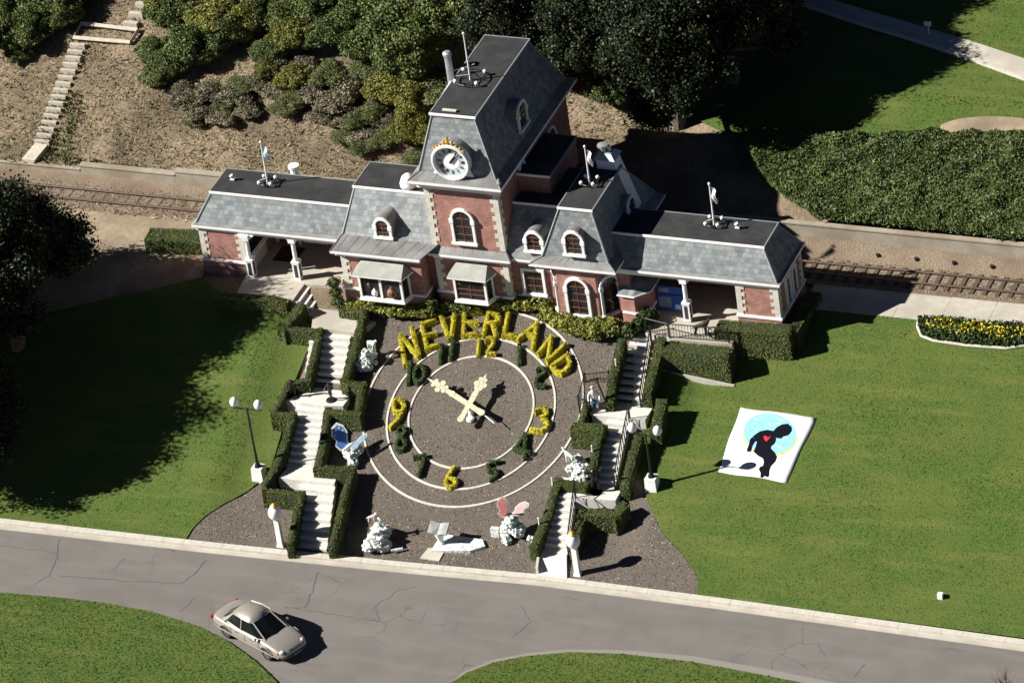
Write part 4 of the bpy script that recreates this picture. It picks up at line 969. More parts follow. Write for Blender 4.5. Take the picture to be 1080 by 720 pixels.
def glyph(name, strokes, z, org, w_, h, lm, label, group):
    """hedge letter: strokes in zoomed photo coordinates"""
    parts = []; mi = []
    for st in strokes:
        if len(st) >= 5:
            q = np.array(st, float)
            for _ in range(1):
                r_ = [q[0]]
                for a_, b_ in zip(q[:-1], q[1:]): r_ += [a_*.75+b_*.25, a_*.25+b_*.75]
                q = np.array(r_+[q[-1]]) if not np.allclose(q[0], q[-1]) else np.array(r_[1:]+[r_[1]])
            st = q
        pts = [at(org[0]+x/4.5, org[1]+y/4.5, h)[:2] for x, y in st]
        pts = [p for i, p in enumerate(pts) if i == 0 or np.hypot(*(p-pts[i-1])) > .05]
        Ws = w_
        # shorten the automatic end extension
        V, F, m = hedge_mesh(pts, Ws, h, dens=900 if len(pts) < 6 else 520, leaf=.045, ext=.5 if len(pts) < 6 else .25); parts.append((V, F)); mi += m
    V, F = joined(parts); o = npmesh(name, V, F, None, None, ['core_yellow' if lm == 'lf_yellow' else 'hedge_core', lm], mi); return tag(o, label, 'topiary letter' if name == 'hedge_letter' else 'topiary numeral', group)
O1 = (400, 310); O2 = (400, 430)
LT = [('first letter N, at the left end of the arc', [[(122, 325), (100, 195)], [(100, 195), (182, 282)], [(155, 160), (186, 282)]]),
      ('first letter E, second from the left end of the arc', [[(203, 138), (226, 250)], [(203, 138), (258, 115)], [(213, 192), (262, 178)], [(226, 250), (278, 235)]]),
      ('letter V, left of the middle of the arc', [[(294, 103), (328, 195)], [(354, 95), (342, 190)], [(328, 195), (342, 192)]]),
      ('second letter E, at the middle of the arc above the numeral 12', [[(402, 75), (400, 188)], [(402, 75), (478, 70)], [(402, 130), (462, 128)], [(400, 188), (465, 183)]]),
      ('letter R, right of the middle of the arc', [[(517, 85), (494, 182)], [(517, 82), (560, 88), (568, 115), (548, 130), (510, 132)], [(535, 132), (554, 185)]]),
      ('letter L, right of the letter R', [[(612, 85), (592, 185)], [(592, 188), (645, 192)]]),
      ('letter A, third from the right end of the arc', [[(748, 135), (662, 200)], [(748, 135), (728, 245)], [(690, 178), (738, 192)]]),
      ('second letter N, second from the right end of the arc', [[(756, 275), (815, 200)], [(815, 200), (800, 308)], [(800, 308), (880, 235)]]),
      ('letter D, at the right end of the arc', [[(820, 335), (888, 285)], [(888, 285), (906, 310), (895, 348), (852, 370), (822, 340)]])]
for nm, st in LT: glyph('hedge_letter', st, 0, O1, .19, .28, 'lf_yellow', 'yellow flowering hedge '+nm, 'letters spelling NEVERLAND above the flower clock')
NM = [('yellow flowering hedge numeral 12 at the top of the clock', 'y', O1, [[(474, 213), (468, 278)], [(503, 215), (525, 200), (545, 212), (540, 235), (504, 275), (550, 277)]]),
      ('green hedge numeral 1 right of the 12', 'g', O1, [[(664, 240), (664, 318)]]),
      ('green hedge numeral 2 under the last letters of the arc', 'g', O1, [[(748, 352), (775, 342), (792, 362), (745, 392), (742, 425), (788, 428)]]),
      ('yellow flowering hedge numeral 3 at the right of the clock', 'y', O1, [[(740, 550), (768, 532), (796, 542), (796, 566), (762, 580), (800, 596), (798, 626), (765, 642), (718, 634)]]),
      ('green hedge numeral 4 at the lower right of the clock', 'g', O2, [[(690, 122), (645, 185), (712, 205)], [(692, 122), (690, 228)]]),
      ('green hedge numeral 5 right of the yellow 6', 'g', O2, [[(565, 245), (513, 258), (518, 290), (552, 288), (560, 312), (525, 332)]]),
      ('yellow flowering hedge numeral 6 at the bottom of the clock', 'y', O2, [[(354, 276), (325, 318), (312, 350), (332, 368), (362, 360), (366, 335), (332, 328)]]),
      ('green hedge numeral 7 left of the yellow 6', 'g', O2, [[(170, 225), (213, 220), (203, 262), (188, 308)]]),
      ('green hedge numeral 8 under the yellow 9', 'g', O2, [[(105, 82), (128, 100), (105, 130), (84, 108), (105, 82)], [(105, 130), (128, 165), (100, 198), (76, 175), (90, 145), (105, 130)]]),
      ('yellow flowering hedge numeral 9 at the left of the clock', 'y', O1, [[(92, 492), (120, 512), (112, 548), (80, 556), (64, 530), (72, 498), (92, 492)], [(116, 535), (84, 592), (54, 622)]]),
      ('green hedge numeral 10 at the upper left of the clock', 'g', O1, [[(145, 325), (137, 412)], [(198, 332), (218, 358), (205, 402), (175, 416), (162, 380), (178, 338), (198, 332)]]),
      ('green hedge numeral 11 under the letter V', 'g', O1, [[(296, 240), (288, 310)], [(350, 205), (338, 300)]])]
for lab, c, og, st in NM: glyph('hedge_numeral', st, 0, og, .17, .24, 'lf_yellow' if c == 'y' else 'lf_green', lab, 'hedge numerals of the flower clock')
# clock hands
HC = at(400+428/4.5, 310+525/4.5, .62); HZ = HC[2]
nn = np.array([0, -.466, 1.]); nn /= np.linalg.norm(nn); exv = np.array([1., 0, 0]); eyv = np.cross(nn, exv)
hands = thing('clock_hands', (HC[0], HC[1], G(HC[0], HC[1])), 'large cream ornate hands in the centre of the flower clock', 'clock hands')
def hand(name, tip_px, tail_px, wd):
    tip = at(400+tip_px[0]/4.5, 310+tip_px[1]/4.5, .62); tail = at(400+tail_px[0]/4.5, 310+tail_px[1]/4.5, .62)
    d = (tip-tail); L = np.linalg.norm(d); d = d/L; d -= nn*d.dot(nn); d /= np.linalg.norm(d); s_ = np.cross(nn, d); mb = MB()
    def plate(prof, lift=0): mb.extr([tail+d*a*L+s_*b+nn*lift for a, b in prof], nn*.05)
    plate([(0, -wd*1.3), (.12, -wd*.9), (.5, -wd), (.75, -wd*.7), (.93, -.05), (1, 0), (.93, .05), (.75, wd*.7), (.5, wd), (.12, wd*.9), (0, wd*1.3)])
    for a, b, r in ((.76, .2, .12), (.76, -.2, .12), (.86, .12, .09), (.86, -.12, .09), (.68, .1, .1), (.68, -.1, .1), (0.02, 0, .13), (.80, 0, .12), (.55, 0, .13)):
        c = tail+d*a*L+s_*b; mb.extr([c+s_*r*1.25*cos(2*pi*i/10)+d*r*1.25*sin(2*pi*i/10)+nn*.012 for i in range(10)], nn*.05)
    mb.build(name, 'hand_cream', hands)
hand('minute_hand', (228, 400), (492, 568), .13); hand('hour_hand', (512, 378), (385, 600), .14)
mb = MB(); mb.tube([at(400+492/4.5, 310+568/4.5, .6), at(400+545/4.5, 310+612/4.5, .6)], .025, 6); mb.build('counterweight_rod', 'white', hands)
mb = MB(); mb.tube([(HC[0], HC[1], G(HC[0], HC[1])-.1), (HC[0], HC[1], HZ+.02)], .12, 10); mb.lathe((HC[0]+.05, HC[1]-.22, G(HC[0], HC[1]-.22)), [(.2, 0), (.18, .14), (.08, .18)], 12); mb.build('hand_post', 'white', hands)
# ------------------------------------------------------------------ rocks, butterflies, book, statues
def rock_pile(t, c, s_, n, seed, m='stone_white', name='rock', hgt=1.):
    r = np.random.default_rng(seed); bm = bmesh.new()
    for i in range(int(n*2.2)):
        a = r.uniform(0, 2*pi); q = r.uniform(0, .75)*s_; rr = s_*r.uniform(.16, .40); zz = r.uniform(0, .9)*(1-q/s_*.9)*hgt
        g = bmesh.ops.create_icosphere(bm, subdivisions=3, radius=rr, matrix=Matrix.Translation((c[0]+q*cos(a), c[1]+q*sin(a), G(c[0]+q*cos(a), c[1]+q*sin(a))+rr*.3+zz)))
        cc = sum((v.co for v in g['verts']), Vector())/len(g['verts']); fr_ = r.uniform(3, 6)/rr
        for v in g['verts']:
            dd = (v.co-cc).normalized(); v.co += dd*rr*(.22*sin(dd.x*5+fr_)*sin(dd.y*6+i)+.16*sin(dd.z*9+fr_*2))+Vector(r.normal(0, rr*.06, 3))
    me = bpy.data.meshes.new(name); L = root_loc(t)
    for v in bm.verts: v.co -= L
    bm.to_mesh(me); bm.free(); me.materials.append(MT[m]); o = bpy.data.objects.new(name, me); COL.objects.link(o); o.parent = t; return o
WING = [(0, 0), (.1, .35), (.05, .75), (.25, 1.1), (.6, 1.25), (.95, 1.0), (1.0, .6), (.75, .35), (.85, .1), (.6, -.15), (.3, -.2)]
def wing(t, base, du, dv, s_, m, edge, name):
    base = np.array(base); du = np.array(du, float); dv = np.array(dv, float); n = np.cross(du, dv); n /= np.linalg.norm(n)
    mb = MB(); mb.extr([base+du*a*s_+dv*b*s_ for a, b in WING], n*.05); w1 = mb.build(name, edge, t)
    mb = MB(); c = np.mean(WING, 0); mb.extr([base+du*(c[0]+(a-c[0])*.84)*s_+dv*(c[1]+(b-c[1])*.84)*s_-n*.006 for a, b in WING], n*.062); mb.build('wing_panel', m, w1)
    for (a, b, r) in ((.30, .85, .045), (.5, .98, .045), (.7, .86, .045), (.78, .62, .04)):
        mb = MB(); mb.extr([base+du*(a+r*cos(2*pi*i/12))*s_+dv*(b+r*sin(2*pi*i/12))*s_-n*.01 for i in range(12)], n*.07); mb.build('wing_spot', edge, w1)
def figure(t, joints, radii, edges, m, name='body'):
    me = bpy.data.meshes.new(name); L = root_loc(t); me.from_pydata([tuple(Vector(j)-L) for j in joints], edges, []); o = bpy.data.objects.new(name, me); COL.objects.link(o); o.parent = t
    me.materials.append(MT[m]); o.modifiers.new('skin', 'SKIN'); me.skin_vertices.new() if not me.skin_vertices else None
    for v, r in zip(me.skin_vertices[0].data, radii): v.radius = (r, r)
    me.skin_vertices[0].data[0].use_root = True
    s_ = o.modifiers.new('sub', 'SUBSURF'); s_.levels = 1; s_.render_levels = 1; return o
def person_statue(c, h, m, label, pose=0, yaw=0., base='iron', group=None, hair=None):
    t = thing('statue', tuple(c), label, 'statue', group); k = h; ca, sa = cos(yaw), sin(yaw)
    W = lambda x, y, z: (c[0]+(x*ca-y*sa)*k, c[1]+(x*sa+y*ca)*k, c[2]+.06+z*k)
    arm = [(.13, 0, .78), (.2, -.08, .62), (.17, -.22, .55)] if pose == 0 else [(.13, 0, .78), (.22, -.12, .86), (.2, -.2, 1.02)]
    arm2 = [(-.13, 0, .78), (-.2, -.05, .62), (-.2, -.18, .52)] if pose != 2 else [(-.13, 0, .78), (-.25, -.1, .84), (-.33, -.18, .95)]
    J = [(0, 0, .52), (0, 0, .66), (0, 0, .79), (0, -.01, .86), (0, -.02, .95), (.07, 0, .5), (.09, -.05, .28), (.09, .02, .03), (-.07, 0, .5), (-.09, .03, .28), (-.1, .1, .05)]+arm+arm2
    Rr = [.085, .08, .085, .035, .062, .06, .045, .03, .06, .045, .03, .045, .032, .022, .045, .032, .022]
    E_ = [(0, 1), (1, 2), (2, 3), (3, 4), (0, 5), (5, 6), (6, 7), (0, 8), (8, 9), (9, 10), (2, 11), (11, 12), (12, 13), (2, 14), (14, 15), (15, 16)]
    b = figure(t, [W(*j) for j in J], [r*k for r in Rr], E_, m)
    if hair: mb = MB(); mb.ball(W(0, .0, .99), .075*k, 10, .8); mb.build('hair', hair, b)
    if hair: mb = MB(); mb.lathe(W(0, 0, .38), [(.13*k, 0), (.11*k, .1*k), (.085*k, .16*k)], 10); mb.build('shorts', 'blue_wing', b)
    mb = MB(); mb.lathe((c[0], c[1], c[2]), [(.26*k, 0), (.24*k, .05), (.2*k, .07)], 14); mb.build('base', base, t)
    return t
def quad_statue(t, c, s_, yaw, m, name='animal'):
    ca, sa = cos(yaw), sin(yaw); W = lambda x, y, z: (c[0]+(x*ca-y*sa)*s_, c[1]+(x*sa+y*ca)*s_, c[2]+z*s_)
    J = [(0, 0, .75), (.3, 0, .78), (.6, 0, .8), (.78, 0, 1.0), (.9, 0, 1.2), (1.08, 0, 1.15), (.58, .1, .5), (.62, .1, .25), (.6, .1, 0), (.58, -.1, .5), (.55, -.1, .25), (.55, -.1, 0), (.02, .1, .5), (-.08, .1, .28), (-.02, .1, 0), (.02, -.1, .5), (-.1, -.1, .28), (-.05, -.1, 0), (-.15, 0, .7), (-.3, 0, .5)]
    Rr = [.16, .15, .17, .11, .09, .05, .08, .05, .04, .08, .05, .04, .1, .05, .04, .1, .05, .04, .04, .03]
    E_ = [(0, 1), (1, 2), (2, 3), (3, 4), (4, 5), (2, 6), (6, 7), (7, 8), (2, 9), (9, 10), (10, 11), (0, 12), (12, 13), (13, 14), (0, 15), (15, 16), (16, 17), (0, 18), (18, 19)]
    return figure(t, [W(*j) for j in J], [r*s_ for r in Rr], E_, m, name)
# white rocks with deer, upper left
c = at(392, 385); t = thing('rock_sculpture', tuple(c), 'white rock pile with a pale deer figure left of the first letter', 'sculpture'); rock_pile(t, (c[0]-.15, c[1]-.1), .62, 13, 3, hgt=1.0)
quad_statue(t, (c[0]-.1, c[1]+.3, c[2]+.7), .62, -.5, 'stone_white', 'deer')
# blue butterfly
c = at(372, 486); t = thing('butterfly_sculpture', tuple(c), 'blue winged butterfly sculpture on white rocks left of the clock', 'sculpture'); rock_pile(t, (c[0]+.05, c[1]+.1), .6, 11, 5, hgt=.9)
z_ = c[2]+.75
wing(t, (c[0]-.05, c[1]+.1, z_), (-.72, -.3, .0), (-.15, .35, .85), 1.05, 'blue_wing', 'white', 'left_wing'); wing(t, (c[0]-.0, c[1]-.0, z_), (.42, .12, -.1), (.45, .6, .55), .8, 'pale_blue', 'white', 'right_wing')
mb = MB(); mb.tube([(c[0]-.3, c[1]-.2, z_-.05), (c[0]-.1, c[1]+.05, z_+.05), (c[0]+.15, c[1]+.3, z_+.25)], [.05, .09, .05], 8); mb.build('body', 'white', t)
# white rocks, lower left
c = at(400, 576); t = thing('rock_sculpture', tuple(c), 'big white rock pile with small pale figures near the road, left of the open book', 'sculpture'); rock_pile(t, (c[0], c[1]+.15), .85, 17, 8, hgt=.8)
quad_statue(t, (c[0]-.45, c[1]+.3, c[2]+1.1), .42, .3, 'pale_pink', 'fawn'); quad_statue(t, (c[0]+.1, c[1]+.35, c[2]+1.05), .38, 2.6, 'stone_white', 'fawn')
mb = MB(); mb.tube([(c[0]+.75, c[1]-.35, c[2]+.12), (c[0]+1.25, c[1]-.1, c[2]+.14)], .06, 6); mb.build('log', 'stone_white', t)
# pink butterfly
c = at(541, 567); t = thing('butterfly_sculpture', tuple(c), 'pink winged butterfly sculpture on white rocks below the clock', 'sculpture'); rock_pile(t, (c[0], c[1]+.15), .66, 15, 12, hgt=1.15)
z_ = c[2]+1.28; mb = MB(); mb.tube([(c[0]-.5, c[1]+.1, z_-.1), (c[0]-.2, c[1]+.12, z_-.08), (c[0]+.6, c[1]+.3, z_-.05)], [.05, .1, .05], 8); mb.build('body', 'bronze', t)
wing(t, (c[0]-.1, c[1]+.1, z_-.05), (-.6, -.25, .05), (.0, .35, .75), .85, 'pink', 'pale_pink', 'left_wing'); wing(t, (c[0]+.05, c[1]+.15, z_-.05), (.85, .3, .0), (.15, .4, .5), .75, 'pale_pink', 'white', 'right_wing')
mb = MB(); mb.box(c[0]-1.05, c[0]-.65, c[1]-.1, c[1]+.12, c[2]-.1, c[2]+.45); mb.build('plaque_block', 'stone_white', t)
c2 = at(562, 571); rock_pile(t, (c2[0], c2[1]), .3, 4, 77, hgt=.4)
# white horses and rocks, right
c = at(603, 503); t = thing('rock_sculpture', tuple(c), 'white rocks with a rearing pale animal beside the right ring edge', 'sculpture'); rock_pile(t, (c[0]+.25, c[1]+.2), .65, 12, 15, hgt=.7)
quad_statue(t, (c[0]+.1, c[1]+.2, c[2]+.62), .6, 2.8, 'stone_white', 'deer')
mb = MB(); mb.box(c[0]-.6, c[0]+.45, c[1]-.35, c[1]-.2, c[2]-.1, c[2]+.1); mb.build('plinth', 'stone_white', t)
# open book on a stand
c = at(470, 581); t = thing('book_monument', tuple(c), 'large pale open book on a curved stand beside a white slab near the road', 'monument')
mb = MB(); o_ = np.array([c[0]-.35, c[1]+.1, c[2]+.75]); 
for s_ in (-1, 1):
    e1 = np.array([.97*s_, 0, .2]); e2 = np.array([.0, .88, .46]); n1 = np.cross(e1, e2)*s_
    mb.extr([o_+e1*.02, o_+e1*.26+n1*.04, o_+e1*.5, o_+e1*.5+e2*.62, o_+e1*.26+e2*.62+n1*.04, o_+e1*.02+e2*.62], n1*.09)
mb.build('open_book', 'book_grey', t)
mb = MB(); mb.tube([(c[0]-.25, c[1]+.25, c[2]-.1), (c[0]-.3, c[1]+.3, c[2]+.35), (c[0]-.35, c[1]+.3, c[2]+.8)], [.2, .12, .25], 10); mb.build('stand', 'white', t)
mb = MB(); p_ = [at(*q)[:2] for q in ((455, 583), (496, 583), (512, 578), (509, 571), (466, 565))]; mb.prism(p_, [G(*q)-.1 for q in p_], [G(*q)+.14 for q in p_]); mb.build('slab', 'stone_white', t)
mb = MB(); p_ = [at(*q)[:2] for q in ((443, 589), (463, 592), (470, 580), (452, 578))]; mb.prism(p_, [G(*q)-.1 for q in p_], [G(*q)+.05 for q in p_]); tag(mb.build('stepping_slab', 'concrete'), 'pale paving slab between the kerb and the open book', 'slab')
# figures on the landings
person_statue((-10.25, -3.2, -2.3), 1.05, 'bronze', 'dark bronze child statue in the hedge shadow on the upper left landing', 1, .4)
person_statue((-8.35, -3.1, -2.3), 1.0, 'bronze', 'dark bronze child statue at the right side of the upper left landing', 0, -.3)
person_statue((4.75, -2.1, -1.98), 1.35, 'white', 'painted statue with fair hair and blue shorts on the upper right landing', 0, .5, 'white', None, 'hand_cream')
person_statue((6.0, -5.95, -3.75), 1.5, 'bronze', 'tall dark bronze statue with raised arms on the lower right landing', 2, .6)
person_statue((5.45, -5.85, -3.75), 1.0, 'stone_white', 'smaller pale grey statue left of the tall bronze on the lower right landing', 1, .2)
t = thing('bronze_group', (9.0, 2.05, -.04), 'dark bronze group with a small wheel on the right porch behind the railing', 'sculpture')
quad_statue(t, (8.5, 2.1, -.04), .75, .3, 'bronze', 'pony'); mb = MB(); pts = [(9.45+.32*cos(2*pi*i/16), 2.0, .3+.32*sin(2*pi*i/16)) for i in range(17)]; mb.tube(pts, .035, 5)
for i in range(4): a = pi*i/4; mb.tube([(9.45-.3*cos(a), 2.0, .3-.3*sin(a)), (9.45+.3*cos(a), 2.0, .3+.3*sin(a))], .02, 4)
mb.build('wheel', 'bronze', t)
# blue display boards on the right porch
t = thing('display_board', (6.75, 3.6, 0), 'blue information board in two panels on the right porch floor', 'board')
mb = MB(); mb.obox((5.95, 3.75, 0), (1, 0, 0), (0, -1, 0), (0, .25, .97), 0, 1.35, 0, .06, .1, .85); mb.build('lower_panel', 'blue', t)
mb = MB(); mb.obox((5.95, 3.98, .85), (1, 0, 0), (0, -1, 0), (0, .25, .97), 0, 1.3, 0, .06, .03, .38); mb.build('upper_panel', 'blue', t)
mb = MB(); mb.obox((5.95, 3.68, 0), (1, 0, 0), (0, -1, 0), (0, .25, .97), .1, .72, 0, .012, .25, .75); mb.obox((5.95, 3.91, .85), (1, 0, 0), (0, -1, 0), (0, .25, .97), .1, .6, 0, .012, .1, .3); mb.build('printed_area', 'poster_tan', t)
mb = MB(); mb.obox((5.95, 3.68, 0), (1, 0, 0), (0, -1, 0), (0, .25, .97), .92, 1.2, 0, .013, .2, .42); mb.build('pale_patch', 'pale_blue', t)

# ------------------------------------------------------------------ lamps
def lamp(c, label, hgt=3.95):
    t = thing('street_lamp', tuple(c), label, 'lamp', 'double globe lamps beside the stairs'); x, y, z = c
    mb = MB(); mb.frustum((x-.3, x+.3, y-.3, y+.3), (x-.26, x+.26, y-.26, y+.26), z-.4, z+.62, True); mb.build('pedestal', 'white', t)
    mb = MB(); mb.lathe((x, y, z+.62), [(.17, 0), (.14, .1), (.07, .25), (.055, .9), (.045, hgt-.62)], 10)
    mb.tube([(x-.75, y, z+hgt-.02), (x-.4, y, z+hgt-.05), (x+.4, y, z+hgt-.05), (x+.75, y, z+hgt-.02)], .03, 6); mb.build('post', 'iron', t)
    for s_ in (-1, 1):
        mb = MB(); mb.lathe((x+s_*.62, y, z+hgt), [(.09, -.03), (.1, .06)], 10); g = mb.build('globe_holder', 'iron', t)
        mb = MB(); mb.ball((x+s_*.62, y, z+hgt+.27), .21, 16, 1.25); mb.build('globe', 'white', g, smooth=True)
    return t
cL = at(274, 503); lamp(cL, 'black lamp post with two white globes on a white block, on the left lawn')
cR = at(688.5, 514); lamp(cR, 'black lamp post with two white globes on a white block, right of the right staircase', 3.0)
def urn_post(c, label):
    t = thing('urn_post', tuple(c), label, 'post', 'white urn topped posts at the kerb'); x, y, z = c
    mb = MB(); mb.frustum((x-.2, x+.2, y-.17, y+.17), (x-.13, x+.13, y-.12, y+.12), z-.1, z+.2, True); mb.frustum((x-.13, x+.13, y-.12, y+.12), (x-.12, x+.12, y-.11, y+.11), z+.2, z+1.5, True); mb.build('post', 'white', t)
    mb = MB(); mb.ball((x, y, z+1.88), .33, 16, 1.2); mb.build('urn', 'white', t, smooth=True)
    mb = MB(); mb.lathe((x, y, z+2.2), [(.14, 0), (.2, .08), (.12, .16), (.03, .22)], 9); mb.build('crown', 'gold', t)
urn_post(at(296.5, 575), 'white post with egg shaped urn and gold crown left of the left staircase'); urn_post(at(609.5, 605), 'white post with egg shaped urn and gold crown right of the right staircase')
for (a, b, lab) in ((652, 385, 'upper'), (571, 552, 'lowest'), (585, 510, 'lower'), (627, 476, 'middle')):
    c = at(a, b, .6); mb = MB(); mb.tube([(c[0], c[1]-.25, c[2]-.2), (c[0], c[1]-.2, c[2]+.42)], [.05, .045], 7); mb.ball((c[0], c[1]-.2, c[2]+.45), .06, 8)
    tag(mb.build('hedge_light', 'cream'), 'small cream garden light standing in the '+lab+' hedge left of the right staircase', 'garden light')
# ------------------------------------------------------------------ banner on the lawn
pc = [at(*p, .08) for p in ((781, 429.5), (861, 440), (829, 508.5), (757.5, 497))]
t = thing('banner', tuple(pc[0]), 'large white painted sheet lying on the lawn with a blue disc and dark child silhouette', 'banner')
def bl(a, b, lift=0.):
    p = pc[0]*(1-a)*(1-b)+pc[1]*a*(1-b)+pc[2]*a*b+pc[3]*(1-a)*b; p = p.copy(); p[2] = G(p[0], p[1])+.075+lift; return p
def patch(poly, lift, m, name, parent, thick=.006):
    V = [bl(a, b, lift) for a, b in poly]; mb = MB(); mb.extr(V, (0, 0, thick)); return mb.build(name, m, parent)
nn_ = 14; V = []; F = []
for j in range(nn_+1):
    for i in range(nn_+1):
        a, b = i/nn_, j/nn_; e = .008*sin(9*b) if i in (0, nn_) else 0; V.append(bl(a+e, b+(.008*sin(8*a) if j in (0, nn_) else 0), .005*sin(7*a+3*b)-.012))
for j in range(nn_):
    for i in range(nn_): k = j*(nn_+1)+i; F.append((k, k+1, k+nn_+2, k+nn_+1))
sh = npmesh('sheet', V, F, 'banner_white', t); so = sh.modifiers.new('s', 'SOLIDIFY'); so.thickness = .02
def zp(x, y):
    """from the zoomed view of the banner to sheet coordinates"""
    px = 740+x/6.543; py = 410+y/6.543; P3 = at(px, py, .1); M2 = np.array([pc[1]-pc[0], pc[3]-pc[0]])[:, :2].T
    s_ = np.linalg.solve(M2, (P3-pc[0])[:2]); return s_[0], s_[1]
disc_px = [(480+188*cos(2*pi*i/40)+0*i, 308+140*sin(2*pi*i/40)+20*cos(2*pi*i/40)) for i in range(40)]
patch([zp(480+198*cos(a), 315+150*sin(a)+20*cos(a)) for a in np.linspace(0, 2*pi, 40)[:-1]], .012, 'orange_paint', 'orange_rim', t)
patch([zp(482+200*cos(a), 306+152*sin(a)+20*cos(a)) for a in np.linspace(pi, 2*pi, 24)], .0125, 'banner_white', 'white_rim', t)
patch([zp(x, y) for x, y in disc_px], .02, 'sky_paint', 'blue_disc', t)
mb = MB()
for pts in ([(330, 300), (360, 270), (345, 240), (380, 235)], [(400, 240), (420, 215), (400, 200), (430, 190)], [(450, 200), (480, 175), (500, 200), (470, 215)], [(520, 195), (545, 215), (590, 200), (610, 215)], [(440, 250), (465, 235), (490, 260)], [(575, 400), (590, 360), (570, 330), (610, 340)],
            [(340, 360), (350, 330), (375, 340)], [(600, 290), (630, 280), (640, 310)], [(530, 380), (555, 400), (580, 410)], [(390, 220), (370, 200)], [(620, 360), (600, 385)], [(560, 240), (520, 235), (500, 245)]):
    q = [bl(*zp(*p), .022) for p in pts]; mb.tube(q, .018, 4)
mb.build('white_squiggles', 'banner_white', t)
SIL = [(560, 245), (600, 240), (628, 262), (634, 292), (612, 318), (578, 328), (565, 342), (530, 338), (522, 330), (528, 350), (520, 375), (498, 395), (496, 410), (530, 440), (545, 468), (536, 500), (508, 530), (500, 560), (503, 600), (488, 606), (470, 596), (455, 612), (440, 606), (440, 580), (422, 552), (432, 536), (452, 528), (455, 500), (445, 478), (410, 462), (372, 432), (385, 400), (392, 362), (378, 362), (360, 395), (350, 430), (325, 432), (322, 418), (335, 385), (340, 350), (372, 318), (410, 292), (460, 283), (505, 290), (525, 265)]
patch([zp(*p) for p in SIL], .034, 'black_paint', 'child_silhouette', t)
patch([zp(*p) for p in [(437, 332), (448, 324), (460, 330), (470, 338), (490, 325), (478, 345), (460, 365), (445, 350)]], .046, 'red_paint', 'red_heart', t)
# ------------------------------------------------------------------ small ground things
c = at(992, 631); mb = MB(); mb.box(c[0]-.12, c[0]+.12, c[1]-.1, c[1]+.1, c[2]-.1, c[2]+.3); tag(mb.build('utility_box', 'white'), 'small white box standing in the right lawn near the road', 'utility box')
c = at(980, 38); t = thing('lawn_sign', tuple(c), 'tiny white sign on a post beside the upper path', 'sign'); mb = MB(); mb.tube([c, (c[0], c[1], c[2]+.7)], .03, 6); mb.build('post', 'white', t); mb = MB(); mb.box(c[0]-.2, c[0]+.15, c[1]-.03, c[1]+.03, c[2]+.55, c[2]+.8); mb.build('sign_panel', 'white', t)
# flower bed with rim
fb = pxpoly([(969, 338), (968, 346), (972, 356), (985, 361), (1020, 366), (1062, 369), (1082, 366), (1105, 352), (1105, 345), (1040, 343), (995, 338)])
t = thing('flower_bed', (fb[0][0], fb[0][1], -.1), 'long bed of yellow flowers in dark leaves edged by a white kerb, beside the platform', 'flower bed')
mb = MB(); mb.tube([(*p, G(*p)+.1) for p in fb+[fb[0]]], .07, 6); mb.build('rim', 'kerb', t)
def scatter_poly(poly, n, h, size, lm, name, parent, fx=None):
    A = np.array(poly); x = rng.uniform(A[:, 0].min(), A[:, 0].max(), n); y = rng.uniform(A[:, 1].min(), A[:, 1].max(), n); k = inpoly(x, y, poly)
    if fx is not None: k &= fx(x, y)
    x = x[k]; y = y[k]; P = np.c_[x, y, ground(x, y)+.05+rng.random(len(x))*h]; V, F = cards(P, size, np.tile([0, 0, 1.], (len(x), 1)), .7); return npmesh(name, V, F, lm, parent)
scatter_poly(fb, 9000, .28, .10, 'lf_hedge_dark', 'foliage', t)
my = np.mean([p[1] for p in fb]); scatter_poly(fb, 1500, .08, .085, 'lf_yellow', 'flowers', t, lambda x, y: (np.abs(y-my-.05-.12*np.sin(x*3)) < .32) & (x > fb[0][0]+.5)).location.z = .24
# hillside steps (sleeper planks)
for i in range(17):
    px = 42+(82-42)*i/16; py = 157+(48.5-157)*i/16; c = at(px, py)
    if i == 0: hs = thing('hillside_steps', tuple(c), 'flight of pale plank steps climbing the brown hillside at the far left', 'steps')
    mb = MB(); mb.box(c[0]-.42, c[0]+.42, c[1]-.09, c[1]+.09, c[2]-.2, c[2]+.12); o = mb.build('plank_step', 'plank', hs)
for px, py in ((138, 26), (144, 16), (151, 6), (157, -4)):
    c = at(px, py); mb = MB(); mb.box(c[0]-.4, c[0]+.4, c[1]-.14, c[1]+.14, c[2]-.2, c[2]+.14); mb.build('plank_step', 'plank', hs)
a, b, c_, d_ = [at(*p) for p in ((78, 42), (138, 47), (146, 34), (86, 27))]
mb = MB()
for p, q, r in ((a, b, .13), (d_, c_, .13), (b, c_, .1), (a, d_, .06)): mb.tube([(*p[:2], p[2]+.12), (*q[:2], q[2]+.12)], r, 4)
mb.build('landing_frame', 'plank', hs)
rp = [at(*p) for p in ((24, 172), (37, 174), (51, 157), (38, 155))]; mb = MB(); mb.prism([p[:2] for p in rp], [p[2]-.3 for p in rp], [p[2]+.25 for p in rp]); mb.build('bottom_ramp', 'plank', hs)
for i in range(5):
    c = at(973+0*i-(-27+27*i)*1.0, 279-i*.0) if False else None
for i, (px, py) in enumerate(((932, 269), (973, 272), (1012, 277), (1052, 281))):
    x = atz(px, py, 0)[0]; mb = MB(); mb.tube([(x, 9.55, .1), (x-.05, 9.45, .5)], [.05, .09], 7); tag(mb.build('track_light', 'iron'), ['first', 'second', 'third', 'fourth'][i]+' small dark lamp from the station along the foot of the tall retaining wall', 'lamp')

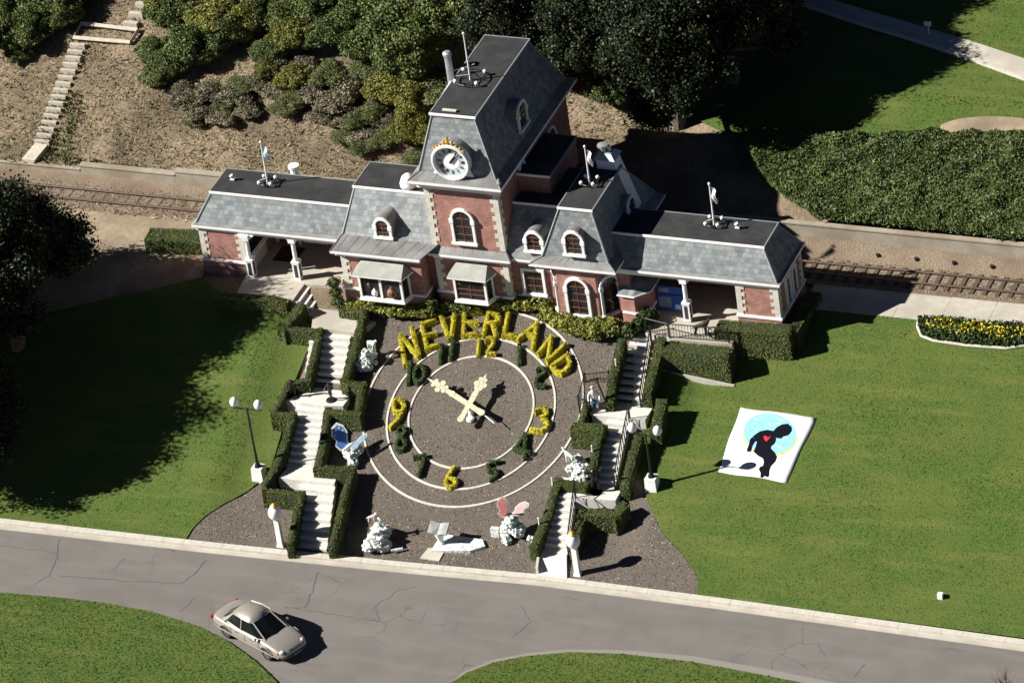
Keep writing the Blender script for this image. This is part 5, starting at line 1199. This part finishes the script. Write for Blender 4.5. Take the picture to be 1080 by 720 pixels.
# ------------------------------------------------------------------ car
def car():
    zr = -5.52; a = atz(242, 671, zr); b = atz(284, 694, zr); h = (b-a)[:2]; h /= np.hypot(*h); lf = np.array([-h[1], h[0]])
    mid = (a[:2]+b[:2])/2+lf*.78; t = thing('sedan_car', (mid[0], mid[1], zr), 'beige metallic four door sedan parked on the road edge beside the grass', 'car')
    t.rotation_euler = (0, 0, math.atan2(h[1], h[0])); L = Vector(t.location)
    def B(mb, name, m, par=None, smooth=False):
        mb.v = [(p[0]+L.x, p[1]+L.y, p[2]+L.z) for p in mb.v]; return mb.build(name, m, par or t, smooth)
    # stations: x, half width, bottom z, belt z, top z
    ST_ = [(-2.48, .60, .42, .62, .70), (-2.42, .78, .30, .72, .83), (-2.15, .87, .24, .80, .89), (-1.7, .91, .22, .83, .87), (-1.1, .925, .2, .85, .86), (-.3, .93, .2, .85, .90), (.5, .93, .2, .83, .89), (1.0, .92, .2, .80, .92), (1.5, .9, .22, .74, .86), (2.0, .85, .24, .64, .75), (2.32, .74, .28, .54, .62), (2.46, .55, .36, .46, .52)]
    mb = MB(); rows = []
    for x, w_, zb, zs, zt in ST_:
        half = [(0, zb), (w_*.8, zb), (w_*.97, zb+.1), (w_, (zb+zs)/2), (w_*.97, zs), (w_*.86, zs+(zt-zs)*.7), (w_*.5, zt), (0, zt+.015)]
        ringp = [(x, y, z) for y, z in half]+[(x, -y, z) for y, z in half[-2:0:-1]]; rows.append(ringp)
    k = len(rows[0]); V = [p for r in rows for p in r]; F = []
    for i in range(len(rows)-1):
        for j in range(k): F.append((i*k+j, i*k+(j+1) % k, (i+1)*k+(j+1) % k, (i+1)*k+j))
    F.append(tuple(range(k))); F.append(tuple((len(rows)-1)*k+j for j in range(k))); mb.add(V, F); body = B(mb, 'body', 'car_paint', None, True); s_ = body.modifiers.new('s', 'SUBSURF'); s_.levels = 2; s_.render_levels = 2
    # greenhouse: base loop and roof loop
    base = [(-1.78, .55, .90), (-1.45, .78, .90), (-.3, .83, .86), (.75, .80, .86), (1.15, .62, .88), (1.28, 0, .89)]
    top = [(-1.12, .48, 1.36), (-.98, .58, 1.37), (-.4, .64, 1.41), (.1, .63, 1.41), (.32, .52, 1.39), (.38, 0, 1.40)]
    bl_ = [(-1.86, 0, .92)]+base; tl = [(-1.18, 0, 1.37)]+top
    mir = lambda q: q+[(x, -y, z) for x, y, z in q[-2:0:-1]]
    bb, tt = mir(bl_), mir(tl); k = len(bb); mb = MB(); mb.add(bb+tt, [(i, (i+1) % k, k+(i+1) % k, k+i) for i in range(k)]+[tuple(range(k, 2*k))]); gh = B(mb, 'cabin_glass', 'car_glass')
    mb = MB(); rt = [(x*1.0+.0, y*1.04, z+.012) for x, y, z in tt]; cen = (-.4, 0, 1.435); mb.add(rt+[cen]+[(x, y, z-.035) for x, y, z in rt], [(i, (i+1) % k, k) for i in range(k)]+[(i, k+1+i, k+1+(i+1) % k, (i+1) % k) for i in range(k)]); B(mb, 'roof', 'car_paint', None, True)
    mb = MB()
    for sg in (-1, 1):
        mb.tube([(1.17, sg*.66, .88), (.32, sg*.54, 1.395)], .038, 6); mb.tube([(-1.5, sg*.78, .9), (-1.25, sg*.68, 1.12), (-1.0, sg*.575, 1.37)], [.13, .09, .05], 6); mb.tube([(-.3, sg*.85, .87), (-.34, sg*.66, 1.40)], .035, 5)
        mb.tube([(-1.6, sg*.74, .91), (-.3, sg*.845, .875), (.8, sg*.815, .87), (1.18, sg*.66, .885)], .03, 5); mb.tube([(-1.05, sg*.58, 1.375), (-.4, sg*.655, 1.41), (.15, sg*.645, 1.41), (.34, sg*.54, 1.39)], .03, 5)
    B(mb, 'pillars', 'car_paint')
    mb = MB()
    for sg in (-1, 1): mb.tube([(-2.25, sg*.86, .42), (-1.9, sg*.925, .42), (0, sg*.945, .42), (1.8, sg*.91, .42), (2.2, sg*.84, .4)], .04, 5)
    mb.tube([(-2.4, -.7, .42), (-2.49, 0, .43), (-2.4, .7, .42)], .06, 6); mb.tube([(2.25, -.78, .38), (2.44, -.45, .38), (2.5, 0, .38), (2.44, .45, .38), (2.25, .78, .38)], .06, 6); B(mb, 'side_moulding', 'car_lower')
    for sx, sy in ((-1.4, 1), (-1.4, -1), (1.4, 1), (1.4, -1)):
        yy = sy*.80; mb = MB(); n = 20; V = []; steer = 0
        for i in range(n):
            a_ = 2*pi*i/n
            for r, o in ((.2, -.09), (.32, -.1), (.335, -.05), (.335, .09), (.3, .135), (.2, .13)): V.append((sx+r*cos(a_), yy+sy*o, .335+r*sin(a_)))
        F = []
        for i in range(n):
            for j in range(6): F.append((i*6+j, ((i+1) % n)*6+j, ((i+1) % n)*6+(j+1) % 6, i*6+(j+1) % 6))
        mb.add(V, F); w_ = B(mb, 'wheel', 'tyre')
        mb = MB(); mb.extr([(sx+.205*cos(2*pi*i/16), yy+sy*.115, .335+.205*sin(2*pi*i/16)) for i in range(16)], (0, -sy*.03, 0))
        B(mb, 'rim', 'rim', w_)
        mb = MB()
        for i in range(6): a_ = 2*pi*i/6; mb.extr([(sx+r*cos(a_+e), yy+sy*.121, .335+r*sin(a_+e)) for r, e in ((.07, -.3), (.17, -.2), (.17, .2), (.07, .3))], (0, -sy*.004, 0))
        B(mb, 'rim_holes', 'tyre', w_)
        mb = MB(); mb.tube([(sx+.39*cos(a_), sy*.925, .335+.39*sin(a_)) for a_ in np.linspace(0, pi, 12)], .03, 5); B(mb, 'wheel_arch', 'car_paint')
    for sy in (-1, 1):
        mb = MB(); mb.lathe((2.16, sy*.60, .60), [(.04, -.07), (.16, -.03), (.16, .03), (.05, .07)], 10); o = B(mb, 'headlight', 'lens', None, True)
        mb = MB(); mb.ball((2.05, sy*.76, .58), .085, 8, .8); B(mb, 'indicator', 'amber', None, True)
        mb = MB(); mb.obox((-2.40, sy*.62, .68), (0, 1, 0), (-1, 0, 0), (0, 0, 1), -.2, .2, 0, .06, -.08, .08); B(mb, 'tail_light', 'red_lens')
        mb = MB(); mb.ball((.82, sy*.99, .93), .10, 8, .7); mb.tube([(.82, sy*.85, .88), (.82, sy*.98, .92)], .03, 5); B(mb, 'side_mirror', 'car_paint', None, True)
        for xx in (-.55, .45): mb = MB(); mb.box(xx-.09, xx+.09, sy*.935-.015, sy*.935+.015, .71, .74); B(mb, 'door_handle', 'car_lower')
    mb = MB()
    for sg in (-1, 1):
        for xx in (-.95, .0, .92): mb.tube([(xx, sg*.925, .30), (xx-.01, sg*.937, .55), (xx-.03, sg*.90, .80)], .009, 4)
    mb.tube([(1.12, -.7, .915), (1.2, 0, .935), (1.12, .7, .915)], .012, 4); B(mb, 'door_seams', 'tyre')
    mb = MB(); mb.extr([(2.30+.12*cos(a_), .32*sin(a_), .585-.02*cos(a_)) for a_ in np.linspace(0, 2*pi, 16)[:-1]], (.03, 0, .03)); B(mb, 'grille', 'tyre')
    mb = MB(); mb.box(2.5, 2.53, -.15, .15, .33, .43); B(mb, 'number_plate', 'white')
    mb = MB(); mb.obox((1.02, -.3, 1.02), (0, 1, 0), (1, 0, .6), (0, 0, 1), -.1, .08, 0, .02, 0, .1); 
car()

# ------------------------------------------------------------------ trees and shrubs
def tree_proto(name, R_, H, lm, seed, lobes=16, per=2400, leaf=.2, trunk=.35, spread=1., label='', group=''):
    r = np.random.default_rng(seed); t = thing(name, (0, 0, -500), label, 'tree', group)
    t.location = (0, 0, 0); mb = MB(); mb.tube([(0, 0, -.6), (.1, .05, H*.2), (-.1, .1, H*.42), (.1, 0, H*.7)], [trunk*1.2, trunk, trunk*.75, trunk*.2], 9); cs = []
    for i in range(lobes):
        a = 2.4*i+r.uniform(-.4, .4); f = math.sqrt((i+.5)/lobes); rr = R_*.68*f*spread; z = H*(.42+.42*(1-f*f))+r.uniform(-.08, .06)*H; cs.append((rr*cos(a), rr*sin(a), z))
        mb.tube([(0, 0, H*.25+.02*H*(i % 5)), (rr*cos(a)*.5, rr*sin(a)*.5, z*.72), (rr*cos(a), rr*sin(a), z)], [trunk*.5, trunk*.3, trunk*.08], 6)
    mb.build('trunk', 'bark', t)
    parts = []
    for c in cs:
        ra = R_*r.uniform(.26, .42); nc = 34; d = r.normal(size=(nc, 3)); d /= np.linalg.norm(d, axis=1)[:, None]; cc = np.array(c)+d*ra*r.uniform(.55, 1.05, nc)[:, None]*np.array([1, 1, .75])
        m = per//nc; P = (cc[:, None, :]+r.normal(0, ra*.17, (nc, m, 3))).reshape(-1, 3); parts.append(cards(P, leaf, None, r=r))
    V, F = joined(parts); npmesh('crown', V, F, lm, t); return t
def place(p, loc, s_=1., rz=0., first=False, label=None):
    if first: o = p
    else:
        o = p.copy(); COL.objects.link(o)
        for ch in p.children:
            c = ch.copy(); COL.objects.link(c); c.parent = o
    o.location = loc; o.scale = (s_, s_, s_*random.uniform(.92, 1.08)); o.rotation_euler = (0, 0, rz)
    if label: o['label'] = label
    return o
OAKL = 'tall dark evergreen oak in the grove behind the station tower'
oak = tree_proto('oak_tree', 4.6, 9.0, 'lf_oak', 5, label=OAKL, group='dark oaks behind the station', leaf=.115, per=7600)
spots = [(3.2, 15.2, .92), (5.2, 18.0, .85), (.2, 19.0, 1.0), (4.0, 22.0, .95), (-4.0, 21.0, .95), (2, 25.5, 1.0), (-9.0, 24, .9), (-13, 27, .85), (-1.2, 16.4, .72), (-6.2, 18.2, .7), (2.4, 18.2, .95)]
for i, (x, y, s_) in enumerate(spots): place(oak, (x, y, G(x, y)-.1), s_, 1.7*i, i == 0)
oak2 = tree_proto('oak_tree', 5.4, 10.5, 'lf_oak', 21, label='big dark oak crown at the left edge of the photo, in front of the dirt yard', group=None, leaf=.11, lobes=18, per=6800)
ls = [(-25.3, -2.2, .92), (-28.2, -8.4, 1.0), (-28.8, -4.6, 1.0), (-36.0, -9.6, .95), (-25.0, -8.6, .68)]
lb = ['big dark oak crown at the left edge, in front of the dirt yard', 'big dark oak beyond the left edge whose shadow lies across the left lawn', 'dark oak beyond the left edge behind the nearest one', 'dark oak far beyond the left edge close to the road', 'small dark oak at the left edge just above the kerb']
for i, (x, y, s_) in enumerate(ls): place(oak2, (x, y, G(x, y)-.1), s_, 2.1*i+.5, i == 0, lb[i])
# shrub prototypes
def shrub_proto(r_, lm, n, leaf, seed, label, group, name='shrub', core=.7, squash=.85, cat='shrub'):
    r = np.random.default_rng(seed); cs = [(0, 0, r_*.5)]+[(r_*.55*cos(a), r_*.55*sin(a), r_*r.uniform(.3, .5)) for a in r.uniform(0, 6.28, 4)]
    o = blob(cs, [r_*.72]+[r_*r.uniform(.4, .58) for _ in range(4)], n//5, leaf, lm, name, core=core, squash=squash, shell=.6, seed=seed); return tag(o, label, cat, group)
PR = {'g': shrub_proto(1.3, 'lf_shrub', 30000, .06, 31, 'dark green rounded shrub in the thicket on the hill behind the station', 'green shrubs on the hill'),
      'o': shrub_proto(1.2, 'lf_olive', 26000, .06, 32, 'yellowish green shrub among the dark thicket at the top of the hill', 'yellow green shrubs on the hill'),
      'd': shrub_proto(1.0, 'lf_dry', 9000, .065, 33, 'dry grey brown bush on the bare hillside behind the station', 'dry bushes on the hill', core=False),
      's': shrub_proto(1.2, 'lf_weed', 14000, .06, 34, 'half dry green and brown bush on the hillside behind the left wing', 'half dry bushes on the hill', core=False)}
used = {}
def shr(k, px, py, s_, off=0.):
    c = at(px, py, off); p = PR[k]
    if k in used: o = p.copy(); COL.objects.link(o)
    else: o = p; used[k] = 1
    o.location = (c[0], c[1], G(c[0], c[1])-.1); o.scale = (s_, s_*random.uniform(.85, 1.15), s_*(random.uniform(.85, 1.1) if k in 'go' else random.uniform(.5, .75))); o.rotation_euler = (0, 0, random.uniform(0, 6.28)); return o
for px, py, s_ in ((8, 8, 1.7), (40, 14, 1.6), (68, 22, 1.2), (5, 45, 1.5), (30, 40, 1.2), (60, 2, 1.6), (22, 62, .8), (160, 62, 1.2), (178, 74, 1.1), (168, 84, .9), (198, 58, 1.3), (188, 20, 1.6), (222, 14, 1.5), (210, 40, 1.4), (245, 46, 1.5), (270, 20, 1.6), (300, 30, 1.5), (330, 12, 1.7), (285, 58, 1.1), (350, 44, 1.3),
                   (375, 22, 1.8), (400, 52, 1.7), (388, 78, 1.0), (425, 30, 2.0), (440, 68, 1.9), (425, 96, 1.5), (455, 100, 1.5), (470, 40, 2.0), (440, 130, 1.2), (490, 12, 2.2), (520, 40, 2.0), (560, 55, 2.0), (540, 10, 2.4), (600, 75, 1.5), (590, 20, 2.2), (450, 5, 2.1), (410, 6, 1.8), (350, -8, 1.8), (240, -4, 1.7), (190, -4, 1.6), (395, 118, 1.0), (448, 150, .9), (630, 60, 1.8), (650, 100, 1.3)):
    kk = 'g' if (px < 380 or py < 62 or random.random() < .45) else random.choice('oss')
    shr(kk, px, py, s_*random.uniform(.62, .95))
for px, py, s_ in ((232, 26, 1.4), (216, 62, .9), (262, 34, 1.2), (282, 78, .7), (310, 88, .9), (414, 104, 1.1), (430, 150, .9), (436, 112, 1.1), (400, 18, 1.2), (312, 46, 1.1), (180, 8, 1.2)): shr('o', px, py, s_)
for px, py, s_ in ((200, 112, 1.0), (222, 100, 1.1), (214, 122, .9), (246, 104, 1.2), (236, 128, .9), (262, 118, .9), (330, 100, 1.2), (352, 112, 1.2), (340, 124, .9), (370, 100, 1.2), (292, 96, 1.0), (385, 146, 1.0), (362, 132, .8), (190, 96, .8), (322, 72, 1.0), (296, 72, .9), (268, 90, .9), (410, 132, .9)): shr('d', px, py, s_)
for px, py, s_ in ((376, 128, .9), (384, 160, .7), (402, 150, .7), (312, 108, .8), (300, 116, .7), (256, 92, .7), (205, 130, .5), (346, 84, .9), (420, 84, 1.2), (440, 170, .7), (364, 146, .6), (238, 112, .6)): shr('s', px, py, s_)
# dry ground cover on the hill
HILL = pxpoly([(-60, 172), (90, 180), (225, 192), (330, 196), (450, 196), (560, 150), (720, 150), (740, 60), (700, -40), (-60, -40)])
for nm, dn, h_, wd, lm, ex, lab in (('dry_grass', 110, .12, .04, 'lf_straw', 1.0, 'dry straw and twigs covering the brown hillside'), ('hill_weeds', 16, .13, .09, 'lf_weed', .9, 'low green weeds scattered over the hillside')):
    tufts(nm, HILL, dn, h_, wd, lm, -.06, lean=ex)['label'] = lab
WEED = pxpoly([(-20, 175), (30, 160), (60, 95), (90, 100), (70, 165), (180, 178), (120, 182)])
tufts('hill_weeds', WEED, 90, .16, .1, 'lf_weed', -.06, lean=.8)['label'] = 'green weeds beside the plank steps'
YARD = [(-45, 9.6), (-18, 9.6), (-18, 7.0), (-45, 7.0)]
tufts('track_gravel', YARD, 90, .06, .09, 'lf_straw', .03, lean=1.5)['label'] = 'loose gravel and dry leaves along the left track'
tufts('track_gravel', [(12.6, 7.2), (45, 7.3), (45, 9.7), (12.6, 9.7)], 90, .06, .09, 'lf_straw', .03, lean=1.5)['label'] = 'loose gravel along the right track'
# shrub bank above the tall wall
def bank():
    poly = pxpoly([(784, 160), (830, 156), (880, 155), (940, 150), (1000, 152), (1080, 150), (1200, 158), (1200, 276), (1080, 262), (960, 250), (900, 241), (862, 242), (828, 216), (800, 186)])
    A = np.array(poly); x0, y0 = A.min(0); x1, y1 = A.max(0); n = 320000
    x = rng.uniform(x0, x1, n); y = rng.uniform(y0, y1, n); k = inpoly(x, y, poly); x = x[k]; y = y[k]
    nz = np.zeros(len(x))
    for k_ in range(14): a_ = rng.uniform(0, 6.28); f_ = rng.uniform(1.2, 7); nz += np.sin((x*np.cos(a_)+y*np.sin(a_))*f_+rng.uniform(0, 6.28))/f_**.5
    hh = .72+.06*nz
    P = np.c_[x, y, ground(x, y)+hh*(.35+.65*rng.random(len(x))**.35)]
    V, F = cards(P, .085, np.tile([0, -.3, .9], (len(x), 1)), 1.0, 2.8); parts = [(V, F)]
    g = np.arange(x0, x1, .3); gy = np.arange(y0, y1, .3); X, Y_ = np.meshgrid(g, gy); Z = ground(X, Y_)+.42
    ins = inpoly(X, Y_, poly); nx = len(g); i = (np.arange(nx-1)[None]+np.arange(len(gy)-1)[:, None]*nx)
    okc = (ins[:-1, :-1] & ins[1:, 1:] & ins[:-1, 1:] & ins[1:, :-1]).ravel()
    F2 = np.stack([i, i+1, i+1+nx, i+nx], -1).reshape(-1, 4)[okc]; V2 = np.stack([X, Y_, Z], -1).reshape(-1, 3); parts.append((V2, F2))
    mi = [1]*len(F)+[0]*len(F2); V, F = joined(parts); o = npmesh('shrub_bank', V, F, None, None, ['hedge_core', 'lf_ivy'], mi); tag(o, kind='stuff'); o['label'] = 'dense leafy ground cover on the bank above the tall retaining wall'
bank()
# bare sapling at the bottom right
c = at(1062, 735); t = thing('bare_sapling', tuple(c), 'leafless twiggy sapling at the bottom right corner', 'tree'); mb = MB(); mb.tube([(c[0], c[1], c[2]-.2), (c[0], c[1], c[2]+.9)], [.05, .03], 6)
for i in range(46):
    a = random.uniform(0, 6.28); q = random.uniform(.2, .8); z0 = c[2]+random.uniform(.3, .9); e = (c[0]+q*cos(a), c[1]+q*sin(a), z0+random.uniform(.3, .9)); mb.tube([(c[0], c[1], z0), ((c[0]+e[0])/2, (c[1]+e[1])/2, z0+.15), e], [.015, .01, .006], 3)
mb.build('branches', 'bark', t)
